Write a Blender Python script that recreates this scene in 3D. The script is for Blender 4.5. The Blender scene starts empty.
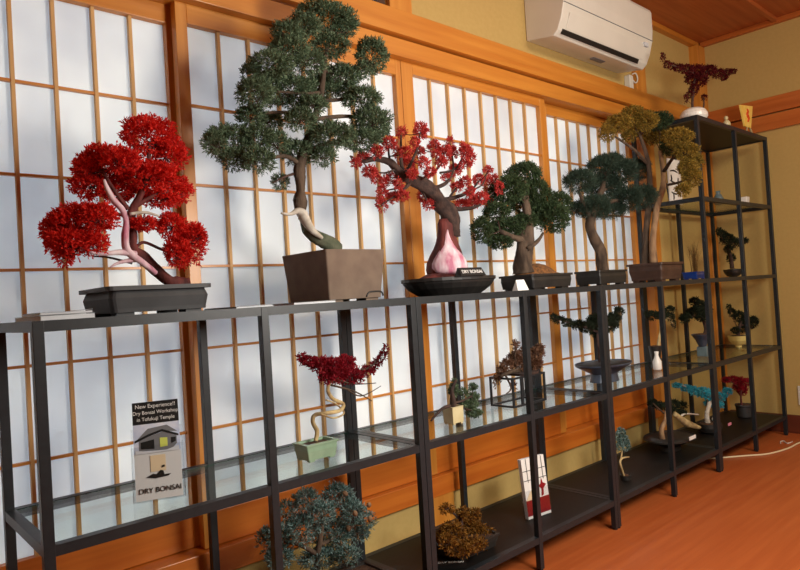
import bpy, bmesh, math, random
import numpy as np
from mathutils import Vector, Matrix
SC = bpy.context.scene
COL = SC.collection
PI = math.pi

# ---------------------------------------------------------------- materials
def new_mat(name):
    m = bpy.data.materials.new(name); m.use_nodes = True
    nt = m.node_tree; nt.nodes.clear()
    out = nt.nodes.new('ShaderNodeOutputMaterial')
    return m, nt, out

def lin(c):
    return tuple(((v / 12.92) if v <= .04045 else ((v + .055) / 1.055) ** 2.4) for v in c) + (1,)

def mat(name, c1, c2=None, rough=.5, scale=20, metal=0, bump=0, bscale=80, spec=.5, stretch=None, island=False, contrast=(.35, .65), coat=0):
    m, nt, out = new_mat(name)
    N, L = nt.nodes, nt.links
    b = N.new('ShaderNodeBsdfPrincipled')
    b.inputs['Roughness'].default_value = rough
    b.inputs['Metallic'].default_value = metal
    b.inputs['Specular IOR Level'].default_value = spec
    if coat: b.inputs['Coat Weight'].default_value = coat; b.inputs['Coat Roughness'].default_value = .15
    L.new(b.outputs[0], out.inputs[0])
    c2 = c2 or c1
    tc = N.new('ShaderNodeTexCoord'); mp = N.new('ShaderNodeMapping')
    L.new(tc.outputs['Object'], mp.inputs[0])
    if stretch: mp.inputs['Scale'].default_value = stretch
    nz = N.new('ShaderNodeTexNoise'); nz.inputs['Scale'].default_value = scale; nz.inputs['Detail'].default_value = 5
    L.new(mp.outputs[0], nz.inputs['Vector'])
    cr = N.new('ShaderNodeValToRGB')
    cr.color_ramp.elements[0].position = contrast[0]; cr.color_ramp.elements[1].position = contrast[1]
    cr.color_ramp.elements[0].color = lin(c1); cr.color_ramp.elements[1].color = lin(c2)
    if island:
        g = N.new('ShaderNodeNewGeometry'); mx = N.new('ShaderNodeMath'); mx.operation = 'MULTIPLY_ADD'
        mx.inputs[1].default_value = .6; 
        ml = N.new('ShaderNodeMath'); ml.operation = 'MULTIPLY'; ml.inputs[1].default_value = .45
        L.new(nz.outputs[0], ml.inputs[0]); L.new(g.outputs['Random Per Island'], mx.inputs[0]); L.new(ml.outputs[0], mx.inputs[2])
        L.new(mx.outputs[0], cr.inputs[0])
    else:
        L.new(nz.outputs[0], cr.inputs[0])
    L.new(cr.outputs[0], b.inputs['Base Color'])
    if bump:
        n2 = N.new('ShaderNodeTexNoise'); n2.inputs['Scale'].default_value = bscale; n2.inputs['Detail'].default_value = 4
        L.new(mp.outputs[0], n2.inputs['Vector'])
        bp = N.new('ShaderNodeBump'); bp.inputs['Strength'].default_value = bump; bp.inputs['Distance'].default_value = .004
        L.new(n2.outputs[0], bp.inputs['Height']); L.new(bp.outputs[0], b.inputs['Normal'])
    return m

def leaf_mat(name, c1, c2, rough=.6, trans=.25):
    """leaf colours vary from leaf to leaf; thin leaves let a little light through"""
    m = mat(name, c1, c2, rough=rough, scale=9, island=True, contrast=(.2, .85), spec=.25)
    nt = m.node_tree; N, L = nt.nodes, nt.links
    b = next(n for n in N if n.type == 'BSDF_PRINCIPLED'); cr = next(n for n in N if n.type == 'VALTORGB')
    out = next(n for n in N if n.type == 'OUTPUT_MATERIAL')
    t = N.new('ShaderNodeBsdfTranslucent'); mx = N.new('ShaderNodeMixShader'); mx.inputs[0].default_value = trans
    L.new(cr.outputs[0], t.inputs[0]); L.new(b.outputs[0], mx.inputs[1]); L.new(t.outputs[0], mx.inputs[2]); L.new(mx.outputs[0], out.inputs[0])
    return m

def wood(name, c1, c2, axis='x', rough=.45, coat=.15):
    s = {'x': (1.2, 22, 22), 'z': (22, 22, 1.2), 'y': (22, 1.2, 22)}[axis]
    return mat(name, c1, c2, rough=rough, scale=1.6, stretch=s, bump=.12, bscale=3, contrast=(.3, .7), coat=coat)

def paper_mat():
    m, nt, out = new_mat('shoji_paper_shade_mottle'); N, L = nt.nodes, nt.links
    tc = N.new('ShaderNodeTexCoord')
    n1 = N.new('ShaderNodeTexNoise'); n1.inputs['Scale'].default_value = 3.2; n1.inputs['Detail'].default_value = 3  # soft cloudy daylight shading, painted into the paper colour as broad noise
    L.new(tc.outputs['Object'], n1.inputs['Vector'])
    cr = N.new('ShaderNodeValToRGB'); cr.color_ramp.elements[0].color = lin((.93, .93, .93)); cr.color_ramp.elements[1].color = lin((.99, .985, .97))
    cr.color_ramp.elements[0].position = .35; cr.color_ramp.elements[1].position = .6
    L.new(n1.outputs[0], cr.inputs[0])
    d = N.new('ShaderNodeBsdfDiffuse'); t = N.new('ShaderNodeBsdfTranslucent'); mx = N.new('ShaderNodeMixShader')
    mx.inputs[0].default_value = .5
    L.new(cr.outputs[0], d.inputs[0]); L.new(cr.outputs[0], t.inputs[0])
    L.new(d.outputs[0], mx.inputs[1]); L.new(t.outputs[0], mx.inputs[2]); L.new(mx.outputs[0], out.inputs[0])
    return m

def glass_mat(name, tint=(.93, .97, .95), refl=.5):
    m, nt, out = new_mat(name); N, L = nt.nodes, nt.links
    tr = N.new('ShaderNodeBsdfTransparent'); tr.inputs[0].default_value = (*tint, 1)
    g = N.new('ShaderNodeBsdfGlossy'); g.inputs['Roughness'].default_value = .02
    lw = N.new('ShaderNodeLayerWeight'); lw.inputs[0].default_value = .5
    fr = N.new('ShaderNodeMath'); fr.operation = 'POWER'; fr.inputs[1].default_value = 5; L.new(lw.outputs['Facing'], fr.inputs[0])
    ml = N.new('ShaderNodeMath'); ml.operation = 'MULTIPLY_ADD'; ml.inputs[1].default_value = refl; ml.inputs[2].default_value = .04
    mx = N.new('ShaderNodeMixShader')
    L.new(fr.outputs[0], ml.inputs[0]); L.new(ml.outputs[0], mx.inputs[0]); L.new(tr.outputs[0], mx.inputs[1]); L.new(g.outputs[0], mx.inputs[2])
    L.new(mx.outputs[0], out.inputs[0])
    return m

M = {}
M['plaster'] = mat('straw_plaster', (.765, .655, .41), (.75, .64, .395), rough=.9, scale=60, bump=.1, bscale=220, spec=.2)
M['plaster_low'] = M['plaster']
M['wood_x'] = wood('orange_pine_beam', (.83, .55, .21), (.75, .45, .14), 'x')
M['wood_z'] = wood('orange_pine_post', (.84, .57, .24), (.76, .47, .16), 'z')
M['wood_y'] = wood('red_brown_beam', (.78, .44, .19), (.68, .35, .13), 'y')
M['lattice'] = wood('cedar_lattice', (.86, .69, .45), (.80, .60, .36), 'z', rough=.6, coat=0)
M['board'] = wood('orange_cedar_board', (.84, .48, .16), (.76, .39, .11), 'x')
M['ceil'] = wood('reddish_ceiling_board', (.74, .42, .20), (.64, .33, .14), 'x', rough=.6)
M['floor'] = wood('orange_brown_flooring', (.74, .39, .19), (.68, .33, .15), 'x', rough=.5, coat=.1)
M['base'] = wood('brown_baseboard', (.42, .20, .12), (.36, .16, .10), 'y')
M['paper'] = paper_mat()
M['black'] = mat('black_painted_steel', (.105, .13, .15), (.13, .155, .175), rough=.42, scale=60, bump=.03, spec=.5)
M['panel'] = mat('black_brown_shelf_board', (.07, .06, .055), (.10, .085, .08), rough=.5, scale=6, stretch=(1, 14, 14), spec=.3)
M['glass'] = glass_mat('clear_shelf_glass', (.93, .97, .95), .5)
M['glass_edge'] = mat('green_glass_edge', (.16, .26, .24), (.2, .3, .28), rough=.15)
M['clear'] = glass_mat('clear_acrylic', (.95, .96, .97), .7)
M['white'] = mat('white_plastic', (.88, .87, .83), (.85, .84, .80), rough=.35, scale=5)
M['white_side'] = M['white']
M['dark'] = mat('dark_slot', (.05, .05, .05), rough=.6)
M['tray'] = mat('charcoal_clay', (.19, .19, .20), (.23, .23, .24), rough=.55, bump=.05, bscale=60)
M['tray_dark'] = mat('dark_glazed_clay', (.12, .11, .11), (.16, .15, .14), rough=.5, bump=.05, bscale=60)
M['brown_pot'] = mat('unglazed_brown_clay', (.47, .40, .34), (.42, .35, .30), rough=.8, bump=.08, bscale=120)
M['brown_tray'] = mat('reddish_brown_clay', (.32, .23, .19), (.27, .19, .16), rough=.5, bump=.05)
M['celadon'] = mat('celadon_glaze', (.60, .72, .61), (.50, .62, .52), rough=.25, scale=12, coat=.4)
M['blue'] = mat('cobalt_glaze', (.13, .25, .55), (.10, .19, .45), rough=.25, coat=.3)
M['slate'] = mat('slate_blue_glaze', (.24, .29, .36), (.19, .23, .29), rough=.3, coat=.3)
M['slate_light'] = mat('pale_slate_glaze', (.42, .50, .52), (.34, .41, .43), rough=.35, coat=.2)
M['cream_pot'] = mat('cream_glaze', (.84, .80, .64), (.78, .73, .55), rough=.35, coat=.2)
M['yellow_bowl'] = mat('soft_yellow_glaze', (.88, .82, .52), (.82, .75, .45), rough=.35, coat=.2)
M['white_pot'] = mat('white_glaze', (.93, .92, .90), rough=.3, coat=.2)
M['soil'] = mat('dry_soil', (.20, .13, .09), (.36, .24, .15), rough=.95, scale=140, bump=.8, bscale=200)
M['moss'] = mat('brown_moss', (.55, .36, .19), (.32, .22, .12), rough=.95, scale=90, bump=.9, bscale=160)
M['bark'] = mat('grey_brown_bark', (.22, .17, .13), (.38, .31, .25), rough=.9, scale=40, stretch=(1, 1, .3), bump=.7, bscale=120)
M['bark_dark'] = mat('dark_bark', (.17, .12, .11), (.30, .22, .19), rough=.9, scale=40, bump=.7, bscale=120)
M['bark_red'] = mat('maroon_stained_bark', (.26, .08, .08), (.45, .20, .18), rough=.8, scale=40, stretch=(1, 1, .3), bump=.6, bscale=120)
M['bark_green'] = mat('mossy_grey_bark', (.22, .27, .20), (.42, .42, .34), rough=.9, scale=25, bump=.6, bscale=120)
M['pink_wood'] = mat('pink_stained_deadwood', (.95, .90, .92), (.74, .44, .54), rough=.7, scale=34, stretch=(1, 1, .4), bump=.4, bscale=80)
M['dead'] = mat('bleached_deadwood', (.86, .84, .80), (.70, .66, .60), rough=.8, scale=30, bump=.4, bscale=90)
M['pale_wood'] = mat('pale_driftwood', (.80, .72, .52), (.62, .52, .36), rough=.8, scale=30, bump=.5, bscale=90)
M['trunk_tan'] = mat('tan_bark', (.68, .55, .41), (.44, .33, .24), rough=.85, scale=30, stretch=(1, 1, .3), bump=.6, bscale=100)
M['twig'] = mat('brown_twig', (.24, .17, .14), (.36, .26, .22), rough=.9, scale=60)
M['twig_red'] = mat('maroon_twig', (.28, .10, .11), (.44, .22, .22), rough=.9, scale=60)
L_ = leaf_mat
M['l_red'] = L_('bright_red_foliage', (.74, .09, .10), (.99, .25, .19), trans=.35)
M['l_black'] = L_('blackish_green_leaves', (.09, .12, .09), (.20, .24, .16))
M['l_green'] = L_('dull_green_juniper', (.24, .32, .24), (.50, .58, .45))
M['l_redclump'] = L_('coral_red_leaves', (.62, .13, .15), (.92, .36, .33), trans=.3)
M['l_dark'] = L_('dark_green_leaves', (.15, .21, .14), (.32, .40, .26))
M['l_pine'] = L_('blue_green_needles', (.12, .18, .15), (.29, .37, .31))
M['l_mustard'] = L_('mustard_foliage', (.30, .28, .12), (.72, .58, .24))
M['l_crimson'] = L_('crimson_leaves', (.42, .05, .12), (.70, .14, .20))
M['l_blue'] = L_('blue_green_frosted_leaves', (.18, .34, .29), (.62, .72, .72))
M['l_amber'] = L_('amber_brown_leaves', (.28, .17, .06), (.66, .46, .18))
M['l_brown'] = L_('dry_brown_leaves', (.28, .18, .13), (.60, .44, .34))
M['l_turq'] = L_('turquoise_leaves', (.10, .50, .62), (.36, .80, .86))
M['l_maroon'] = L_('maroon_leaves', (.22, .04, .07), (.46, .11, .12))
M['l_grass'] = L_('dry_brown_grass', (.38, .28, .16), (.56, .44, .26))
M['paper_white'] = mat('white_card', (.92, .92, .91), rough=.5)
M['ink'] = mat('black_print', (.05, .05, .05), rough=.5)
M['ink_grey'] = mat('grey_print', (.45, .46, .48), rough=.5)
M['magazine'] = mat('glossy_grey_cover', (.62, .66, .70), (.86, .88, .90), rough=.25, scale=9)
M['page'] = mat('page_edges', (.88, .90, .92), (.76, .78, .81), rough=.7, scale=40, stretch=(1, 1, 60))
M['sky_print'] = mat('pale_blue_print', (.72, .78, .90), (.88, .90, .95), rough=.4, scale=30)
M['beige_print'] = mat('beige_print', (.90, .82, .68), rough=.5)
M['yellow_print'] = mat('yellow_green_print', (.80, .84, .40), rough=.5)
M['red_print'] = mat('dark_red_print', (.50, .05, .09), (.56, .08, .12), rough=.4)
M['gold'] = mat('gold_paper', (1.0, .90, .50), (.98, .82, .36), rough=.45, scale=25)
M['gold_red'] = mat('red_brush_mark', (.85, .30, .10), rough=.5)
M['white_ink'] = mat('white_print', (.95, .95, .94), rough=.5)
M['cable'] = mat('cream_cable', (.90, .84, .70), rough=.45)
M['alu'] = mat('grey_aluminium', (.35, .36, .38), rough=.5, metal=.3)
M['pink'] = mat('pink_tag_card', (.90, .55, .65), rough=.6)
M['outer_ground'] = mat('white_bounce_ground', (.97, .97, .96), (.92, .92, .91), rough=.9, scale=30)  # unseen outside ground, made white to bounce daylight onto the lower paper

# ---------------------------------------------------------------- mesh helpers
class MB:
    def __init__(s): s.v = []; s.f = []
    def add(s, vs, fs):
        o = len(s.v); s.v += [tuple(p) for p in vs]; s.f += [tuple(i + o for i in f) for f in fs]; return s
    def box(s, x0, x1, y0, y1, z0, z1):
        return s.add([(x0, y0, z0), (x1, y0, z0), (x1, y1, z0), (x0, y1, z0), (x0, y0, z1), (x1, y0, z1), (x1, y1, z1), (x0, y1, z1)],
                     [(0, 3, 2, 1), (4, 5, 6, 7), (0, 1, 5, 4), (1, 2, 6, 5), (2, 3, 7, 6), (3, 0, 4, 7)])
    def rings(s, rs, cap=True):
        n = len(rs[0]); vs = [p for r in rs for p in r]; fs = []
        for k in range(len(rs) - 1):
            for i in range(n):
                j = (i + 1) % n; fs.append((k * n + i, k * n + j, (k + 1) * n + j, (k + 1) * n + i))
        if cap: fs.append(tuple(range(n - 1, -1, -1))); fs.append(tuple((len(rs) - 1) * n + i for i in range(n)))
        return s.add(vs, fs)
    def lathe(s, prof, cx=0, cy=0, n=28, sy=1.0, cap=True):
        return s.rings([[(cx + r * math.cos(2 * PI * i / n), cy + r * sy * math.sin(2 * PI * i / n), z) for i in range(n)] for r, z in prof], cap)
    def rect(s, prof, cx=0, cy=0, c=.12, cap=True):
        """stack of rounded rectangles: prof = (half width, half depth, z)"""
        rs = []
        for a, b, z in prof:
            k = c * min(a, b); pts = []
            for qx, qy, t0 in ((1, 1, 0), (-1, 1, 90), (-1, -1, 180), (1, -1, 270)):
                for t in (0, 30, 60, 90):
                    an = math.radians(t0 + t); pts.append((cx + qx * (a - k) + k * math.cos(an), cy + qy * (b - k) + k * math.sin(an), z))
            rs.append(pts)
        return s.rings(rs, cap)
    def tube(s, pts, n=8, sub=4, wob=0, rng=None):
        P = [np.array(p[:3]) for p in pts]; R = [p[3] for p in pts]
        if len(P) > 2 and sub > 1:
            Q = []; RR = []
            for i in range(len(P) - 1):
                p0 = P[max(i - 1, 0)]; p1 = P[i]; p2 = P[i + 1]; p3 = P[min(i + 2, len(P) - 1)]
                for k in range(sub):
                    t = k / sub
                    Q.append(.5 * ((2 * p1) + (-p0 + p2) * t + (2 * p0 - 5 * p1 + 4 * p2 - p3) * t * t + (-p0 + 3 * p1 - 3 * p2 + p3) * t ** 3))
                    RR.append(R[i] * (1 - t) + R[i + 1] * t)
            Q.append(P[-1]); RR.append(R[-1]); P, R = Q, RR
        rs = []; up = np.array([.3, .2, 1.]); prev = None
        for i, p in enumerate(P):
            d = P[min(i + 1, len(P) - 1)] - P[max(i - 1, 0)]; d = d / (np.linalg.norm(d) + 1e-9)
            if prev is None:
                a = np.cross(d, up)
                if np.linalg.norm(a) < .1: a = np.cross(d, [1, 0, 0])
            else: a = prev - d * (prev @ d)
            a = a / (np.linalg.norm(a) + 1e-9); prev = a; b = np.cross(d, a)
            ring = []
            for k in range(n):
                an = 2 * PI * k / n
                w = 1 + (wob * math.sin(3 * an + i * .4) + wob * .6 * (rng.random() - .5) if wob else 0)
                ring.append(tuple(p + (a * math.cos(an) + b * math.sin(an)) * R[i] * w))
            rs.append(ring)
        return s.rings(rs)
    def build(s, name, m, parent=None, smooth=False, bevel=0, loc=None):
        me = bpy.data.meshes.new(name); me.from_pydata(s.v, [], s.f); me.update()
        if isinstance(m, str): m = M[m]
        me.materials.append(m)
        if smooth: me.polygons.foreach_set('use_smooth', [True] * len(me.polygons))
        o = bpy.data.objects.new(name, me); COL.objects.link(o)
        if parent is not None: o.parent = parent
        if loc: o.location = loc
        if bevel:
            b = o.modifiers.new('bevel', 'BEVEL'); b.width = bevel; b.segments = 2; b.limit_method = 'ANGLE'
        return o

def tag(o, label, cat, group=None):
    o['label'] = label; o['category'] = cat
    if group: o['group'] = group
    return o
def thing(name, label, cat, loc=(0, 0, 0), group=None, rz=0):
    o = bpy.data.objects.new(name, None); COL.objects.link(o); o.location = loc; o.rotation_euler = (0, 0, rz)
    o.empty_display_size = .1
    return tag(o, label, cat, group)
def struct(o): o['kind'] = 'structure'; return o
def sbox(name, m, *a, bevel=0): return struct(MB().box(*a).build(name, m, bevel=bevel))
def text(body, size, m, parent, loc, rot, ext=.0004, bold=0, name='lettering', align='CENTER', sx=1):
    cu = bpy.data.curves.new(name, 'FONT'); cu.body = body; cu.size = size; cu.extrude = ext; cu.offset = bold
    cu.align_x = align; cu.align_y = 'CENTER'; cu.space_line = 1.05
    tmp = bpy.data.objects.new(name, cu); COL.objects.link(tmp)
    bpy.context.view_layer.update()
    me = bpy.data.meshes.new_from_object(tmp.evaluated_get(bpy.context.evaluated_depsgraph_get()))
    bpy.data.objects.remove(tmp); me.materials.clear(); me.materials.append(M[m])
    o = bpy.data.objects.new(name, me); COL.objects.link(o); o.parent = parent; o.location = loc; o.rotation_euler = rot; o.scale = (sx, 1, 1)
    return o

# ---------------------------------------------------------------- foliage
def leaves_mesh(pads, style, seed, dens=1.0):
    rs = np.random.RandomState(seed)
    V = []; F = 0
    #        sprigs/m2, leaves, leaf len, width, spread, up bias, curl
    S = {'juniper': (34000, 5, .0100, .0026, .85, .35), 'clump': (36000, 5, .0085, .0034, 1.0, .3), 'tuft': (34000, 5, .0090, .0034, .95, .25),
         'needle': (26000, 7, .015, .0018, 1.0, .45), 'leaf': (34000, 4, .0075, .0038, 1.1, .2), 'broad': (12000, 3, .020, .0085, 1.1, .2),
         'grass': (9000, 3, .05, .0022, .35, 1.6)}[style]
    for (cx, cy, cz, a, c) in pads:
        b = min(a, .075); area = 4 * PI * ((a * b) ** 1.6 / 3 + (a * c) ** 1.6 / 3 + (b * c) ** 1.6 / 3) ** (1 / 1.6)
        n = max(10, int(S[0] * area * dens))
        u = rs.normal(size=(n, 3)); u /= np.linalg.norm(u, axis=1)[:, None]
        if style != 'grass' and c > .012:                      # leaves sit on top of a pad, bare twigs show below it
            keep = (u[:, 2] > -.25) | (rs.rand(n) < .45); u = u[keep]; n = len(u)
        ph = rs.rand(3) * 6
        lump = 1 + .13 * np.sin(5 * u[:, 0] + ph[0]) * np.sin(4 * u[:, 2] + ph[1]) + .10 * np.sin(9 * u[:, 1] + 7 * u[:, 0] + ph[2])
        r = (.45 + .55 * rs.rand(n) ** .5) * lump * .95
        p = u * r[:, None] * np.array([a, b, c]) + np.array([cx, cy, cz - .004])
        d0 = u + rs.normal(size=(n, 3)) * .45; d0[:, 2] += S[5]; d0 /= np.linalg.norm(d0, axis=1)[:, None]
        for k in range(S[1]):
            d = d0 + rs.normal(size=(n, 3)) * S[4] * .6; d /= np.linalg.norm(d, axis=1)[:, None]
            base = p + d0 * (k / S[1]) * S[2] * .9
            L = S[2] * (.6 + .7 * rs.rand(n))[:, None]; W = S[3] * (.7 + .6 * rs.rand(n))[:, None]
            sd = np.cross(d, rs.normal(size=(n, 3))); sd /= (np.linalg.norm(sd, axis=1)[:, None] + 1e-9)
            q = np.stack([base, base + d * L * .5 + sd * W * .5, base + d * L, base + d * L * .5 - sd * W * .5], 1)
            V.append(q.reshape(-1, 3)); F += n
    V = np.concatenate(V).astype(np.float32)
    V[:, 1] = np.minimum(V[:, 1], 9)
    me = bpy.data.meshes.new('foliage')
    me.vertices.add(len(V)); me.vertices.foreach_set('co', V.ravel())
    me.loops.add(F * 4); me.loops.foreach_set('vertex_index', np.arange(F * 4, dtype=np.int32))
    me.polygons.add(F); me.polygons.foreach_set('loop_start', np.arange(0, F * 4, 4, dtype=np.int32))
    me.polygons.foreach_set('loop_total', np.full(F, 4, dtype=np.int32))
    me.update(calc_edges=True)
    return me

def foliage(parent, pads, style, m, seed, dens=1.0, name='foliage', ymax=None):
    me = leaves_mesh(pads, style, seed, dens)
    me.materials.append(M[m])
    if ymax is not None:
        co = np.empty(len(me.vertices) * 3, np.float32); me.vertices.foreach_get('co', co); co = co.reshape(-1, 3)
        co[:, 1] = np.where(co[:, 1] > ymax, ymax - (co[:, 1] - ymax) * .3, co[:, 1]); me.vertices.foreach_set('co', co.ravel()); me.update()
    me.name = name
    o = bpy.data.objects.new(name, me); COL.objects.link(o); o.parent = parent
    return o

def twigs(parent, pad, skel, m, seed, per=6, r=.0011, name='twig_spray'):
    """fine twigs from the nearest point of the skeleton out into one pad"""
    rng = random.Random(seed); mb = MB()
    pts = [np.array(p[:3]) for l in skel for p in l]
    cx, cy, cz, a, c = pad
    ctr = np.array([cx, cy, cz]); s0 = min(pts, key=lambda q: np.linalg.norm(q - ctr))
    hub = ctr * .75 + s0 * .25 + np.array([0, 0, -c * .4])
    mb.tube([(*s0, r * 1.7), (*((s0 + hub) / 2 + np.array([rng.uniform(-.004, .004), rng.uniform(-.004, .004), -.004])), r * 1.5), (*hub, r * 1.2)], n=5, sub=3)
    for k in range(per):
        t = ctr + np.array([rng.uniform(-.9, .9) * a, rng.uniform(-.8, .8) * min(a, .07), rng.uniform(-1.05, .5) * c])
        mid = (hub + t) / 2 + np.array([rng.uniform(-.15, .15) * a, rng.uniform(-.15, .15) * a, rng.uniform(-.25, .1) * c])
        mb.tube([(*hub, r), (*mid, r * .8), (*t, r * .4)], n=4, sub=3)
    return mb.build(name, m, parent, smooth=True)

def bonsai(key, label, loc, leafm, style, barkm, seed, dens=1.0, pads_split=True, twigm='twig', per=6, cat='bonsai tree', name='bonsai_tree', mats=None, tr=.0011, wob=.12, group=None):
    pads, skel = TREES[key]
    t = thing(name, label, cat, loc, group)
    rng = random.Random(seed)
    for i, l in enumerate(skel):
        m = (mats or {}).get(i, barkm)
        n = 12 if i == 0 else 7
        MB().tube(l, n=n, sub=5, wob=wob if l[0][3] > .004 else 0, rng=rng).build('trunk' if i == 0 else 'branch', m, t, smooth=True)
    ymax = 1.715 - loc[1]
    if pads:
        for i, p in enumerate(pads): twigs(t, p, skel, twigm, seed * 31 + i, per, tr)
        if pads_split:
            for i, p in enumerate(pads): foliage(t, [p], style, leafm if isinstance(leafm, str) else leafm[i % len(leafm)], seed * 50 + i, dens, 'foliage_pad', ymax)
        else: foliage(t, pads, style, leafm, seed * 50, dens, 'foliage', ymax)
    return t

def rect_pot(t, w, d, h, m, cx=0, cy=0, flare=1.0, base=.85, rim=.008, soil='soil', feet=True, lip=.006, c=.12, mound=.0, z0=0.0):
    """rectangular pot: feet, tapering body, projecting rim, hollow with soil"""
    f = .1 * h if feet else 0
    f += z0
    a, b = w / 2, d / 2
    prof = [(a * base, b * base, f), (a * base * 1.01, b * base * 1.01, f + (h - f) * .15), (a * (base + (1 - base) * .45), b * (base + (1 - base) * .45), f + (h - f) * .55),
            (a - lip, b - lip, h - rim), (a, b, h - rim), (a, b, h), (a - lip - .006, b - lip - .006, h), (a - lip - .008, b - lip - .008, h - .012)]
    MB().rect(prof, cx, cy, c).build('pot', m, t)
    MB().rect([(a - lip - .0065, b - lip - .0065, h - .011), (a - lip - .0065, b - lip - .0065, h - .006), (a * .5, b * .5, h - .004 + mound), (a * .2, b * .2, h - .003 + mound)], cx, cy, .3).build('soil', soil, t, smooth=False)
    if feet:
        for sx in (-1, 1):
            for sy in (-1, 1):
                x = cx + sx * a * base * .72; y = cy + sy * b * base * .72
                MB().box(x - a * .16, x + a * .16, y - b * .18, y + b * .18, z0, f + .002).build('foot', m, t)
def round_pot(t, prof, m, sy=1.0, soil='soil', cx=0, cy=0, n=32):
    h = prof[-1][1]; r = prof[-1][0]
    MB().lathe(prof + [(r - .004, h), (r - .006, h - .008)], cx, cy, n, sy).build('pot', m, t, smooth=False)
    if soil: MB().lathe([(r - .0045, h - .009), (r - .0045, h - .004), (r * .5, h + .002), (r * .15, h + .004)], cx, cy, n, sy).build('soil', soil, t, smooth=True)
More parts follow.
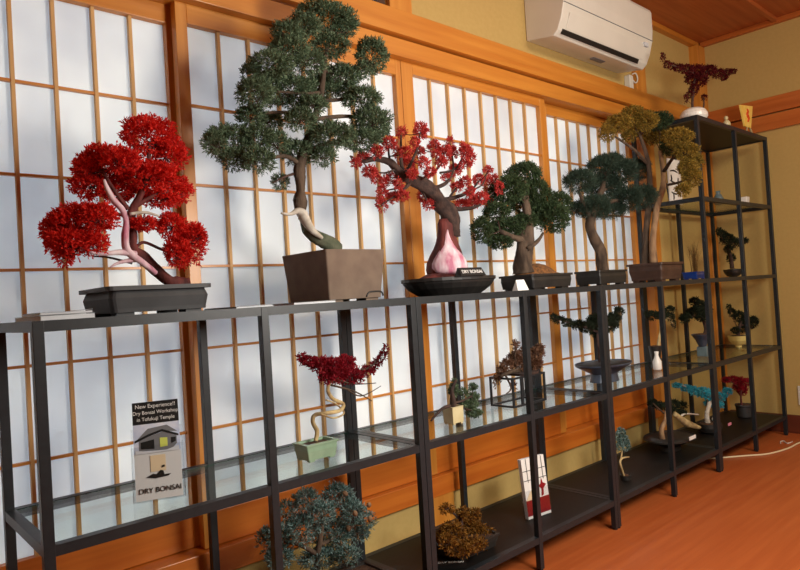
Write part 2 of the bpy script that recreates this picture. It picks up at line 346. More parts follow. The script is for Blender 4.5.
TREES = {
 'red': (
  [[0.0337,0.0123,0.4181,0.0586,0.0446],[0.0869,0.0242,0.3836,0.0362,0.041],[0.0622,0.0295,0.3388,0.0335,0.0215],[-0.0562,0.0442,0.3499,0.0618,0.0435],[-0.106,0.024,0.3279,0.0265,0.0221],[-0.0939,0.0422,0.2963,0.0426,0.0247],[-0.0521,-0.0471,0.341,0.035,0.0262],[0.0223,-0.0034,0.3199,0.0624,0.0324],[0.1005,0.0443,0.3006,0.0416,0.0318],[-0.1367,0.0149,0.2145,0.052,0.0347],[-0.167,0.0401,0.1907,0.0303,0.0325],[-0.1056,-0.0387,0.2171,0.0385,0.0278],[-0.1578,-0.0031,0.1645,0.0446,0.0276],[-0.1166,-0.0253,0.1605,0.03,0.0235],[-0.1651,0.0044,0.1354,0.017,0.017],[0.117,0.0074,0.1643,0.0363,0.046],[0.0618,-0.0487,0.1394,0.0276,0.0322],[0.0597,-0.0283,0.2018,0.0302,0.0278],[-0.0022,-0.0221,0.2076,0.0249,0.0113],[-0.0338,0.0416,0.2865,0.0346,0.0184],[0.0575,0.0266,0.2756,0.0381,0.0191],[0.1144,-0.034,0.1837,0.0213,0.0237]],
  [[[0.1029,0.0,0.0649,0.0144],[0.0737,0.0,0.0706,0.013],[0.0571,0.0,0.0758,0.0129],[0.0212,0.0,0.1069,0.0139],[-0.0029,0.0,0.1278,0.016],[-0.0242,0.0,0.1484,0.0147],[-0.0223,0.0,0.1848,0.0113],[-0.0249,0.0,0.2188,0.0102],[-0.0146,0.0,0.2443,0.0091],[0.0055,0.0,0.2822,0.0069],[0.0225,0.0,0.3415,0.0051],[0.028,0.0,0.4005,0.0035]],[[0.0155,-0.03,0.091,0.0057],[-0.0165,-0.035,0.1159,0.0078],[-0.0439,-0.03,0.1409,0.0088],[-0.0486,-0.03,0.1741,0.0077],[-0.0412,-0.02,0.2088,0.0067],[-0.0484,-0.02,0.2353,0.0067],[-0.0666,-0.02,0.2566,0.007],[-0.078,-0.02,0.2801,0.0055],[-0.0833,-0.02,0.2995,0.0026]],[[-0.027,-0.03,0.132,0.0089],[-0.0612,-0.03,0.1387,0.0066],[-0.1071,-0.03,0.1352,0.0032],[-0.1424,-0.03,0.1491,0.0021]],[[-0.0187,-0.03,0.123,0.0067],[-0.0623,-0.03,0.1167,0.0035],[-0.0839,-0.03,0.106,0.0017]],[[-0.0151,0.0,0.153,0.0036],[0.0037,0.0,0.1646,0.0037],[0.0422,0.0,0.1487,0.0033],[0.068,0.0,0.1417,0.0028],[0.0978,0.0,0.1489,0.0019]],[[-0.0352,-0.03,0.2242,0.0036],[-0.0018,-0.03,0.2292,0.0036],[0.0297,-0.03,0.2221,0.0023]],[[-0.0188,0.0,0.2076,0.0041],[0.0202,0.0,0.2158,0.0032],[0.0668,0.0,0.2056,0.0024]],[[-0.0291,0.0,0.2232,0.0045],[-0.0679,0.0,0.2284,0.0036],[-0.0996,0.0,0.2248,0.0026],[-0.1413,0.0,0.2038,0.0021]],[[-0.0259,0.0,0.1166,0.0027],[-0.0772,0.0,0.1304,0.0024],[-0.1104,-0.0,0.1327,0.0013]],[[-0.0146,0.0,0.2443,0.0068],[0.0232,0.0,0.2694,0.0046],[0.0666,0.0,0.2862,0.0033]],[[-0.0283,0.0,0.2391,0.0057],[-0.0606,0.0,0.2869,0.0045],[-0.0799,0.0,0.3256,0.0031]]]),
 'green': (
  [[0.052,0.0357,0.8378,0.0958,0.0464],[-0.087,-0.0433,0.7586,0.0427,0.0267],[0.1014,0.0141,0.824,0.0351,0.0351],[-0.1439,-0.0448,0.7283,0.0365,0.0235],[0.135,-0.0598,0.7167,0.046,0.0518],[0.1986,0.0446,0.7194,0.0306,0.0245],[-0.1342,-0.0349,0.688,0.0526,0.0342],[-0.1928,-0.0341,0.6307,0.0565,0.0334],[-0.203,0.0579,0.6354,0.0213,0.024],[-0.1027,0.0447,0.605,0.099,0.0412],[-0.2396,-0.0253,0.5566,0.0455,0.0354],[0.0184,0.0554,0.6288,0.0519,0.0346],[0.0336,0.0047,0.7429,0.0569,0.0256],[0.0763,0.0213,0.6649,0.0639,0.0291],[0.1049,-0.0354,0.5913,0.0545,0.0316],[0.1172,0.0529,0.645,0.0358,0.0209],[-0.2246,0.0229,0.5085,0.039,0.026],[-0.1503,0.056,0.5109,0.0325,0.0244],[-0.2813,0.0472,0.4393,0.0565,0.0411],[-0.3613,-0.0241,0.4103,0.0264,0.0264],[-0.0553,-0.0167,0.6744,0.0437,0.0273],[0.1362,-0.0401,0.5267,0.055,0.0405],[-0.014,-0.0425,0.4661,0.0657,0.0328],[-0.124,-0.0522,0.496,0.0418,0.0235],[0.105,-0.0238,0.4732,0.0576,0.0288],[0.2048,0.0124,0.5242,0.0302,0.0363],[-0.2626,-0.0596,0.3708,0.0394,0.0296],[-0.0873,0.0214,0.4268,0.0437,0.0328],[-0.3044,-0.0195,0.3774,0.0345,0.0222],[-0.0315,-0.0228,0.4094,0.0329,0.0219],[-0.1407,0.0382,0.3417,0.0189,0.0189],[-0.225,-0.0023,0.4467,0.0411,0.0257],[-0.0611,-0.0221,0.5514,0.038,0.0217],[-0.1712,-0.0023,0.4398,0.0315,0.0236]],
  [[[0.0072,0.0,0.1452,0.0257],[-0.0126,0.0,0.1622,0.0227],[-0.0424,0.0,0.1789,0.0196],[-0.078,0.0,0.1978,0.0172],[-0.0923,0.0,0.2279,0.0151],[-0.1037,0.0,0.2523,0.0137]],[[-0.1012,0.0,0.2413,0.011],[-0.1063,0.0,0.2604,0.0178],[-0.1048,0.0,0.2825,0.0192],[-0.0996,0.0,0.3104,0.0121],[-0.1005,0.0,0.3435,0.0165],[-0.1022,0.0,0.3654,0.0165],[-0.0819,0.0,0.4229,0.0122],[-0.05,0.0,0.4968,0.0112],[-0.0252,0.0,0.5571,0.0102],[-0.0071,0.0,0.6174,0.0091],[0.0088,0.0,0.6925,0.0069],[0.025,0.0,0.7686,0.0046]],[[-0.053,-0.02,0.1793,0.0055],[-0.0816,-0.02,0.1981,0.0099],[-0.0997,-0.02,0.2195,0.012],[-0.1112,-0.02,0.2409,0.0163],[-0.1297,-0.02,0.251,0.0086],[-0.1523,-0.02,0.242,0.0047],[-0.18,-0.02,0.2435,0.0025]],[[-0.0914,0.0,0.3802,0.0077],[-0.1444,0.0,0.4026,0.0061],[-0.2157,0.0,0.3875,0.0042],[-0.2786,0.0,0.4019,0.0031]],[[-0.0752,0.0,0.4236,0.0078],[0.009,0.0,0.4556,0.0064],[0.1016,0.0,0.4781,0.0047]],[[-0.0425,0.0,0.5063,0.0072],[-0.1203,0.0,0.5233,0.0055],[-0.2077,0.0,0.5105,0.0038]],[[-0.0348,0.0,0.5187,0.0072],[0.0694,0.0,0.5421,0.0056],[0.1566,0.0,0.5455,0.0039]],[[-0.0242,0.0,0.5716,0.0068],[0.0732,0.0,0.5929,0.0052],[0.1306,0.0,0.6082,0.0036]],[[-0.0156,0.0,0.5958,0.0068],[-0.0837,0.0,0.5845,0.0044],[-0.1638,0.0,0.5765,0.0032]],[[0.0032,0.0,0.6625,0.0057],[0.0791,0.0,0.671,0.0042],[0.1788,0.0,0.7266,0.0029]],[[0.0084,0.0,0.6866,0.0053],[-0.0769,0.0,0.6809,0.0036],[-0.1586,0.0,0.6535,0.0026]],[[-0.1091,0.0,0.3593,0.0044],[-0.1515,0.0,0.345,0.0026],[-0.1898,0.0,0.3259,0.0015]]]),
 'bulb': (
  [[-0.0615,0.0287,0.5506,0.0208,0.0238],[-0.2859,-0.062,0.4628,0.016,0.016],[-0.1121,0.0665,0.5464,0.0119,0.0178],[-0.2233,-0.0668,0.4433,0.0136,0.0136],[-0.0714,0.035,0.4776,0.0178,0.0149],[-0.1138,0.0483,0.4378,0.0236,0.0236],[-0.1514,-0.0675,0.4181,0.014,0.014],[0.0097,0.0403,0.5088,0.0153,0.0183],[-0.002,-0.0187,0.477,0.0179,0.0179],[0.0655,0.011,0.487,0.0154,0.0215],[-0.0726,-0.0687,0.4253,0.0143,0.0143],[0.0521,-0.0635,0.4733,0.0179,0.0209],[0.0979,-0.0447,0.4617,0.0122,0.0183],[0.1324,0.0637,0.4409,0.0192,0.0192],[0.0728,-0.0425,0.4373,0.0151,0.0121],[0.28,0.0358,0.4484,0.0132,0.0132],[0.2515,0.0602,0.4159,0.0165,0.0198],[0.3065,0.0619,0.4048,0.0168,0.0268],[0.2681,-0.0218,0.3752,0.0097,0.0226],[0.0873,-0.0203,0.3852,0.0153,0.0122],[0.0715,0.0035,0.3694,0.0184,0.0123],[0.1888,0.0386,0.3261,0.0257,0.0161],[0.1242,-0.0549,0.3255,0.0214,0.0153],[0.2729,0.0348,0.3319,0.0164,0.0197],[0.1313,0.0416,0.3179,0.0222,0.0127],[-0.1812,0.0504,0.3919,0.0144,0.0144],[-0.3684,-0.0649,0.3732,0.0156,0.0104],[-0.2879,0.0624,0.4481,0.0168,0.0112],[-0.3308,-0.0572,0.4339,0.0132,0.0185],[-0.2922,-0.0223,0.3244,0.0108,0.0189],[-0.2626,0.0155,0.2936,0.0111,0.0166],[-0.1795,0.0585,0.3257,0.0174,0.0145],[-0.2075,-0.0224,0.3175,0.0139,0.0139],[-0.0352,0.0594,0.341,0.0151,0.0182],[-0.0705,0.0063,0.3021,0.0147,0.0147],[-0.223,-0.0263,0.4519,0.0083,0.0138],[-0.3866,-0.0256,0.4025,0.0105,0.0105],[-0.1617,-0.0452,0.4858,0.0112,0.0112],[-0.1178,-0.0591,0.3929,0.0142,0.0113],[-0.1871,-0.0492,0.3826,0.0139,0.0111],[0.0758,0.0265,0.5295,0.0093,0.0155],[0.1892,0.0695,0.5305,0.0098,0.0163],[-0.0736,-0.0474,0.4569,0.0087,0.0115],[0.0605,-0.0632,0.3405,0.012,0.012],[0.3508,0.0681,0.4265,0.0102,0.017],[-0.2565,0.0047,0.3621,0.0111,0.0111],[-0.3031,-0.0132,0.3675,0.0108,0.0108],[-0.2368,-0.0368,0.3501,0.011,0.011],[0.0301,0.0132,0.3987,0.0122,0.0122]],
  [[[0.0268,0.0,0.1936,0.0302],[0.0263,0.0,0.2407,0.0319],[0.0102,0.0,0.2772,0.0301],[-0.0161,0.0,0.3027,0.0265],[-0.0465,-0.0,0.3308,0.0263],[-0.1005,0.0,0.361,0.0226],[-0.1728,0.0,0.3825,0.0158],[-0.2076,0.0,0.4057,0.0125],[-0.2393,-0.0,0.4231,0.0105],[-0.2914,0.0,0.4257,0.0073],[-0.3406,0.0,0.4134,0.0048],[-0.3871,0.0,0.4252,0.0023]],[[-0.1754,0.0,0.3864,0.0074],[-0.1845,0.0,0.4299,0.0054],[-0.1813,0.0,0.4682,0.0039],[-0.1776,0.0,0.5131,0.0025]],[[-0.1662,0.0,0.3935,0.0062],[-0.1367,0.0,0.4345,0.0045],[-0.1057,0.0,0.4862,0.0033],[-0.093,-0.0,0.53,0.002]],[[-0.2239,0.0,0.4105,0.0048],[-0.2338,0.0,0.4407,0.0034],[-0.2348,0.0,0.478,0.0019]],[[-0.1159,-0.0,0.3686,0.0088],[-0.0592,0.0,0.3958,0.0061],[-0.0091,0.0,0.4334,0.0042],[0.0139,-0.0,0.4759,0.0026]],[[-0.0636,-0.0,0.3462,0.0076],[0.0143,0.0,0.3749,0.0057],[0.0525,0.0,0.4186,0.004],[0.0529,-0.0,0.4766,0.0021]],[[-0.0115,0.0,0.4064,0.0041],[0.0631,0.0,0.4263,0.0032],[0.1138,0.0,0.4829,0.0022]],[[-0.02,0.0,0.3124,0.009],[0.0592,0.0,0.3304,0.0064],[0.1326,0.0,0.3556,0.0046],[0.1836,0.0,0.3943,0.0027]],[[0.0066,0.0,0.2904,0.0091],[0.0855,0.0,0.2907,0.0069],[0.1696,0.0,0.3051,0.0049],[0.227,0.0,0.3402,0.0033],[0.286,0.0,0.3728,0.002]],[[0.1326,0.0,0.3556,0.0032],[0.1985,0.0,0.3812,0.0028],[0.2301,0.0,0.4266,0.0017]],[[-0.1422,0.0,0.3698,0.007],[-0.1883,-0.0,0.3348,0.0049],[-0.2321,0.0,0.3102,0.0031],[-0.2745,0.0,0.2894,0.0019]],[[-0.1786,0.0,0.3481,0.0039],[-0.2215,0.0,0.3389,0.0027],[-0.2672,0.0,0.3297,0.0019]],[[-0.1081,0.0,0.3562,0.005],[-0.0926,0.0,0.328,0.0033],[-0.0766,0.0,0.3028,0.002]],[[-0.2079,0.0,0.4025,0.0039],[-0.2586,0.0,0.3858,0.0026],[-0.3139,0.0,0.3902,0.0019]],[[0.0295,0.0,0.3287,0.0042],[0.0674,0.0,0.3651,0.0027],[0.1048,0.0,0.3884,0.0016]],[[-0.1994,0.0,0.4033,0.0032],[-0.2719,0.0,0.4215,0.0024],[-0.3303,0.0,0.428,0.0014]]]),
 'bushy': (
  [[0.0043,0.0326,0.447,0.0674,0.0436],[-0.1298,-0.0044,0.3739,0.0642,0.0491],[0.0171,-0.0078,0.3678,0.0589,0.055],[0.0711,-0.0444,0.273,0.063,0.0591],[-0.1054,0.0416,0.2377,0.0732,0.0385],[-0.3505,-0.0467,0.2159,0.0349,0.0418],[-0.2079,-0.0006,0.2899,0.048,0.0296],[-0.1593,0.0338,0.1863,0.0492,0.0227],[0.1358,-0.0369,0.3352,0.0402,0.0402],[0.1051,0.0232,0.3071,0.0568,0.0487],[0.016,0.045,0.3452,0.0638,0.0479],[-0.0289,0.013,0.2617,0.0507,0.0312],[-0.1839,0.0288,0.3428,0.0263,0.0301]],
  [[[-0.0733,0.0,0.0643,0.0409],[-0.0754,0.0,0.1016,0.0335],[-0.0646,0.0,0.1464,0.0317],[-0.0475,0.0,0.1916,0.03],[-0.0291,0.0,0.2487,0.0226],[-0.0341,0.0,0.3166,0.0151],[-0.0363,0.0,0.4111,0.0075]],[[-0.0606,0.0,0.1839,0.015],[-0.1308,0.0,0.1977,0.011],[-0.1976,0.0,0.2182,0.0072]],[[-0.0797,-0.03,0.1509,0.0092],[-0.0149,-0.03,0.1813,0.0075],[0.0201,-0.03,0.2121,0.0045]],[[-0.0299,0.0,0.2411,0.0132],[0.063,0.0,0.2786,0.0101],[0.138,0.0,0.2973,0.0063]]]),
 'pine': (
  [[-0.1785,-0.0393,0.4292,0.0597,0.0398],[0.0635,-0.0065,0.5144,0.064,0.0469],[0.1544,-0.0351,0.4993,0.0692,0.0562],[0.1232,0.0345,0.4379,0.0874,0.0481],[0.226,-0.0205,0.3814,0.0618,0.0529],[-0.036,-0.0047,0.335,0.0708,0.0458],[-0.0729,0.0499,0.3326,0.0293,0.0209],[0.1796,0.0352,0.3376,0.0575,0.0354],[0.4886,0.0476,0.5532,0.0523,0.0428],[0.4072,-0.0046,0.4083,0.0554,0.0461],[0.1525,-0.0012,0.5503,0.0436,0.0262]],
  [[[0.0239,0.0,0.053,0.0258],[0.0132,0.0,0.0963,0.0236],[0.0037,0.0,0.148,0.0236],[-0.0369,0.0,0.2033,0.0212],[-0.0608,0.0,0.2623,0.019],[-0.0225,-0.0,0.3192,0.0171],[0.0339,0.0,0.3868,0.013],[0.0948,0.0,0.4787,0.0088]],[[-0.0446,0.0,0.2671,0.0106],[-0.09,0.0,0.3373,0.0084],[-0.1354,0.0,0.3976,0.0054]],[[0.0133,0.0,0.351,0.0108],[0.1569,0.0,0.3718,0.0089],[0.3113,0.0,0.3987,0.006]],[[0.0531,0.0,0.4098,0.0096],[0.1937,0.0,0.455,0.0072],[0.3549,0.0,0.5137,0.0047]]]),
 'mustard': (
  [[-0.2144,0.023,0.7364,0.0595,0.0383],[-0.127,-0.0021,0.7841,0.0517,0.0345],[-0.0634,-0.0209,0.7556,0.0652,0.0435],[0.1319,-0.0096,0.7853,0.0546,0.0409],[-0.0432,-0.17,0.6488,0.0631,0.0379],[-0.017,-0.19,0.5837,0.0547,0.0337],[0.0465,-0.2,0.5423,0.0341,0.0383],[0.003,-0.2,0.4652,0.0379,0.0421],[0.153,-0.0353,0.6541,0.0409,0.0363],[-0.3797,-0.0123,0.6615,0.0324,0.0324],[0.1904,0.0488,0.7319,0.056,0.0373],[-0.008,-0.19,0.5117,0.0422,0.0337],[-0.0675,0.046,0.7046,0.0353,0.0265],[-0.0748,-0.19,0.407,0.029,0.0249]],
  [[[-0.0405,0.02,0.0833,0.026],[-0.0408,0.02,0.1497,0.017],[-0.0273,0.02,0.245,0.0142],[0.0067,0.02,0.3466,0.0144],[0.0398,0.02,0.4401,0.0135],[0.0034,0.0,0.5301,0.0114],[-0.0146,0.0,0.6097,0.0095],[-0.0611,0.0,0.69,0.0066]],[[-0.0603,-0.02,0.0897,0.0186],[-0.0454,-0.02,0.1928,0.015],[-0.0121,-0.02,0.2879,0.0151],[0.019,-0.02,0.3653,0.0152],[0.0924,-0.02,0.4515,0.0145],[0.1471,0.0,0.5424,0.0118],[0.1302,0.0,0.6395,0.0098]],[[0.0069,0.0,0.5544,0.0095],[-0.1188,0.0,0.613,0.007],[-0.2915,0.0,0.6574,0.0045]],[[0.1456,0.0,0.5324,0.0098],[0.0681,-0.1,0.588,0.0071],[0.0045,-0.18,0.5789,0.0046]],[[0.1466,0.0,0.4684,0.0074],[0.0797,-0.1,0.4609,0.0057],[-0.0168,-0.19,0.4563,0.0036]]]),
 'shoot': (
  [[-0.0019,0.0051,0.2631,0.0221,0.0098],[-0.0266,-0.0,0.2739,0.0097,0.0073],[0.0308,-0.0065,0.2448,0.0297,0.0198],[0.0663,-0.0164,0.24,0.0299,0.0225],[0.1093,-0.0091,0.2402,0.0254,0.0229],[0.1396,0.0113,0.2023,0.0363,0.0207],[0.0902,0.0147,0.2084,0.0306,0.0178],[0.0453,-0.0055,0.2096,0.0199,0.0124],[0.1984,0.0114,0.2092,0.0159,0.0132],[0.2214,0.011,0.2209,0.0107,0.0107],[0.2387,0.0078,0.2336,0.0094,0.0094],[0.2581,0.0066,0.2491,0.0081,0.0122],[0.2744,0.0104,0.2665,0.0054,0.0122]],
  [[[-0.0001,0.0,0.0453,0.0058],[0.0065,0.0,0.0706,0.0059],[-0.0045,0.0,0.0964,0.0056],[0.0032,0.0,0.1137,0.0053],[0.0282,-0.02,0.1167,0.0051],[0.0785,-0.01,0.1142,0.0052],[0.1121,0.02,0.1243,0.005],[0.079,0.02,0.1432,0.005],[0.0427,-0.01,0.1725,0.0048],[0.0581,0.0,0.1941,0.0044],[0.0768,0.0,0.219,0.0033]],[[0.0609,0.0,0.1856,0.0033],[0.1006,0.0,0.1718,0.0028],[0.1449,0.0,0.1544,0.0022],[0.2006,0.0,0.1206,0.0011]],[[0.1075,0.0,0.1709,0.0022],[0.1618,0.0,0.1407,0.002],[0.2375,0.0,0.1585,0.0009]],[[0.0853,0.0,0.196,0.0027],[0.1431,0.0,0.1771,0.002],[0.2194,0.0,0.1696,0.0012]],[[0.0646,0.0,0.1905,0.0027],[0.1104,0.0,0.2093,0.0022],[0.1821,0.0,0.2145,0.0017]],[[0.0019,-0.03,0.1193,0.0026],[0.0499,-0.02,0.0997,0.0024],[0.1137,0.02,0.0989,0.0025],[0.0881,0.02,0.128,0.0022],[0.0414,0.0,0.1477,0.0022]]]),
 'blueb': (
  [[-0.0959,-0.0464,0.3036,0.0313,0.0289],[0.0364,-0.0055,0.2788,0.0386,0.0283],[0.0438,-0.0563,0.2425,0.0303,0.0303],[-0.1099,-0.0317,0.2314,0.0457,0.0361],[0.0136,0.0024,0.1723,0.0512,0.0435],[0.0969,-0.0071,0.156,0.0289,0.0263],[0.0986,-0.0547,0.2026,0.0181,0.0206],[-0.1802,0.0235,0.208,0.0192,0.0336],[-0.1624,-0.012,0.17,0.0333,0.0238],[-0.0458,-0.0203,0.1304,0.0495,0.0223],[-0.0022,-0.0886,0.1447,0.0294,0.0196],[-0.1438,-0.0244,0.291,0.0191,0.0191],[-0.0573,-0.0599,0.2648,0.034,0.0291],[-0.1631,-0.0094,0.2236,0.0285,0.0333]],
  [[[-0.0636,-0.03,0.067,0.0093],[-0.0621,-0.03,0.1327,0.008],[-0.0488,-0.03,0.1818,0.007],[-0.0386,-0.03,0.2323,0.0054],[-0.0412,-0.03,0.2865,0.0038]],[[-0.058,-0.03,0.1446,0.0067],[-0.1118,-0.03,0.1874,0.0052],[-0.1702,-0.03,0.2176,0.0036]],[[-0.0498,-0.03,0.1687,0.0067],[0.0174,-0.03,0.1759,0.0055],[0.0706,-0.03,0.1883,0.0036]],[[-0.0377,-0.03,0.2454,0.0054],[0.0067,-0.03,0.2607,0.0041],[0.032,-0.03,0.2789,0.0028]]]),
 'succ': (
  [[0.1079,0.0069,0.1045,0.0122,0.0076],[0.1176,0.0175,0.0706,0.0184,0.0092],[0.1029,0.0124,0.0487,0.0182,0.0106],[0.1169,0.0169,0.0176,0.0245,0.0092],[0.058,0.0034,0.0921,0.0105,0.015],[0.0712,0.0123,0.0569,0.012,0.009],[0.0213,0.0151,0.103,0.0119,0.0208],[0.0311,0.0178,0.1274,0.0075,0.0119]],
  [[[0.008,0.008,0.0414,0.0096],[0.0109,0.008,0.0729,0.0096],[0.0092,0.008,0.1052,0.0064],[0.0307,0.008,0.1344,0.0039]],[[0.01,0.008,0.0635,0.0038],[0.0526,0.008,0.0633,0.0032],[0.1021,0.008,0.0722,0.0023]],[[0.019,0.008,0.0589,0.0032],[0.06,0.008,0.0394,0.0026],[0.1072,0.008,0.022,0.002]],[[-0.0251,-0.012,0.0611,0.0057],[-0.0669,-0.022,0.0624,0.0049],[-0.0945,-0.022,0.0485,0.0043],[-0.1218,-0.022,0.0318,0.0027]]]),
 'brownc': (
  [[-0.024,-0.006,0.21,0.0083,0.0233],[-0.0147,0.0137,0.1686,0.0202,0.0202],[-0.056,0.0148,0.1478,0.0199,0.0166],[-0.0016,0.0075,0.1454,0.0303,0.0269],[-0.0866,0.019,0.1297,0.0132,0.0165],[-0.1131,0.0183,0.0974,0.0082,0.0196],[0.0607,0.0007,0.1385,0.0239,0.0239],[0.1082,0.0012,0.1707,0.0242,0.0208],[0.0788,-0.0134,0.1407,0.0205,0.0171],[-0.0309,0.0135,0.0723,0.0067,0.02],[0.0514,0.0175,0.1837,0.0171,0.0171],[0.1265,-0.0009,0.1916,0.0104,0.0104]],
  [[[-0.1176,0.0,0.1096,0.0049],[-0.0603,0.0,0.1201,0.0072],[0.0098,0.0,0.1224,0.0088],[0.0829,0.0,0.1248,0.0075],[0.1287,0.0,0.1422,0.0038]],[[-0.0254,0.0,0.1231,0.0054],[-0.0255,0.0,0.1774,0.0043],[-0.009,0.0,0.223,0.0022]],[[-0.089,0.0,0.1166,0.0043],[-0.0606,0.0,0.0628,0.0029],[-0.0907,0.0,0.0457,0.0018]]]),
 'casc': (
  [[-0.3273,0.0077,0.296,0.0114,0.0137],[-0.2925,0.0088,0.2857,0.0184,0.0138],[-0.2375,0.0092,0.2697,0.0187,0.014],[-0.1938,-0.0131,0.2581,0.0281,0.0164],[-0.0902,0.0112,0.2381,0.0291,0.0218],[-0.0229,0.0032,0.2559,0.0442,0.0393],[0.0699,0.0066,0.2388,0.0402,0.0302],[0.0973,-0.0032,0.2587,0.0303,0.0303],[0.167,0.0049,0.2898,0.018,0.0206],[-0.0078,0.011,0.2102,0.0296,0.0198]],
  [[[-0.0215,0.0,0.0576,0.0094],[-0.0209,0.0,0.1258,0.0085],[-0.0302,0.0,0.1779,0.0085],[-0.0249,0.0,0.2201,0.0068]],[[-0.0259,0.0,0.2117,0.006],[-0.1231,0.0,0.2405,0.005],[-0.2306,0.0,0.2651,0.0041],[-0.3321,0.0,0.2923,0.0024]],[[-0.0181,0.0,0.211,0.0051],[0.0762,0.0,0.247,0.0044],[0.1582,0.0,0.2902,0.0022]]]),
 'umb': (
  [[0.0077,0.0027,0.2523,0.0308,0.0198],[-0.0326,0.0044,0.2644,0.0131,0.0131],[0.0774,-0.0094,0.2475,0.0267,0.02],[0.1702,-0.0068,0.2712,0.0205,0.0182],[0.1768,-0.0012,0.2363,0.0182,0.0182],[0.2192,0.003,0.1935,0.0064,0.023]],
  [[[0.0317,0.0,0.0825,0.0086],[0.0487,0.0,0.1289,0.0077],[0.0759,0.0,0.175,0.0073],[0.0742,0.0,0.2333,0.0058]],[[0.0794,0.0,0.199,0.0049],[0.1567,0.0,0.2277,0.0039],[0.2053,0.0,0.1945,0.0025]]]),
 'fan': (
  [[-0.0754,-0.0084,0.2967,0.024,0.0216],[0.0174,0.0056,0.2711,0.0295,0.0246],[-0.0405,0.0039,0.2399,0.0485,0.0267],[-0.2008,-0.0137,0.2227,0.0234,0.0211],[-0.2184,-0.0009,0.2175,0.0117,0.0234],[0.0002,-0.0082,0.2132,0.0342,0.0244],[0.0567,-0.0134,0.2523,0.0246,0.0246]],
  [[[0.0257,0.0,0.0995,0.0107],[0.0565,0.0,0.1344,0.0097],[0.0388,0.0,0.1787,0.0086],[-0.0267,0.0,0.231,0.0063]]]),
 'yelb': (
  [[0.0049,-0.011,0.1811,0.032,0.032],[-0.0774,-0.0055,0.2095,0.0184,0.0211],[-0.1316,-0.0096,0.244,0.0094,0.0156],[0.1098,-0.0092,0.1505,0.0326,0.0272],[0.2116,-0.0139,0.1373,0.0249,0.0332],[0.2797,-0.001,0.0899,0.0224,0.014],[0.3921,-0.0036,0.0656,0.0257,0.008],[-0.0226,0.0034,0.102,0.0213,0.0186],[0.1043,0.0027,0.1096,0.0327,0.0245]],
  [[[-0.0036,0.0,0.054,0.0104],[0.0194,0.0,0.0986,0.0093],[0.0596,0.0,0.1542,0.007]],[[0.0691,0.0,0.1241,0.0059],[0.2191,0.0,0.0947,0.0048],[0.411,0.0,0.0641,0.0031]]]),
 'tdark': (
  [[-0.1791,-0.0079,0.2649,0.0129,0.0181],[-0.089,0.0121,0.255,0.0238,0.0185],[-0.0939,-0.015,0.2203,0.0367,0.0341],[0.0308,-0.0028,0.2,0.0296,0.0296],[0.1632,-0.0066,0.213,0.0275,0.0154],[0.2813,-0.0027,0.2395,0.0197,0.0157],[0.3374,-0.0115,0.2827,0.0091,0.0227],[0.0093,0.0099,0.1133,0.0215,0.0269],[-0.0607,-0.0038,0.1643,0.0185,0.0212]],
  [[[-0.0138,0.0,0.0485,0.0116],[-0.0179,0.0,0.1067,0.0104],[-0.0508,0.0,0.1647,0.0104],[-0.0137,0.0,0.2115,0.0075]],[[-0.0158,0.0,0.1998,0.0058],[0.166,0.0,0.2138,0.0048],[0.3531,-0.0,0.2782,0.0031]]]),
 'turq': (
  [[-0.3732,-0.0186,0.3051,0.0181,0.0072],[-0.2284,0.0045,0.2688,0.0234,0.0131],[-0.186,-0.0162,0.2514,0.0282,0.0188],[-0.0535,0.0018,0.2209,0.0339,0.0242],[0.0105,-0.0064,0.2016,0.0342,0.0269],[0.0626,0.0032,0.1449,0.0396,0.0158],[0.2078,0.0183,0.16,0.0306,0.0204],[0.2923,0.0127,0.1759,0.0233,0.0197],[0.1349,-0.0032,0.1288,0.02,0.015]],
  [[[-0.0126,0.0,0.0458,0.0132],[-0.0162,0.0,0.0993,0.0116],[0.0169,0.0,0.147,0.0107],[0.0247,0.0,0.1937,0.008]],[[0.0523,0.0,0.0557,0.0075],[0.0989,0.0,0.1017,0.0065],[0.0935,0.0,0.1458,0.0054]],[[0.0256,0.0,0.1989,0.0069],[-0.1374,0.0,0.2486,0.0052],[-0.3234,0.0,0.2972,0.0025]]]),
 'redsm': (
  [[-0.1892,0.0125,0.2438,0.0207,0.0114],[-0.11,0.0057,0.2338,0.0262,0.0184],[-0.0405,-0.0052,0.2166,0.0291,0.0212],[0.0212,-0.0143,0.2003,0.0241,0.0241],[0.0025,0.0038,0.1553,0.0267,0.0267],[-0.0544,0.0026,0.1864,0.0265,0.0212]],
  [[[-0.0263,0.0,0.0557,0.0058],[-0.0304,0.0,0.114,0.0052],[-0.018,0.0,0.1816,0.0041]],[[-0.0221,0.0,0.159,0.0035],[-0.1286,0.0,0.2138,0.0028],[-0.2206,0.0,0.2485,0.0022]]]),
 'drift': (
  [[-0.1484,0.0183,0.2441,0.0218,0.0152],[-0.0914,0.0187,0.2209,0.022,0.0176],[-0.0512,0.0043,0.2109,0.0266,0.0199],[0.0113,-0.006,0.2164,0.0224,0.0179],[0.1395,0.0157,0.1845,0.0231,0.0208],[-0.0069,-0.02,0.1817,0.0222,0.0156],[0.0785,-0.0157,0.1624,0.0159,0.0113]],
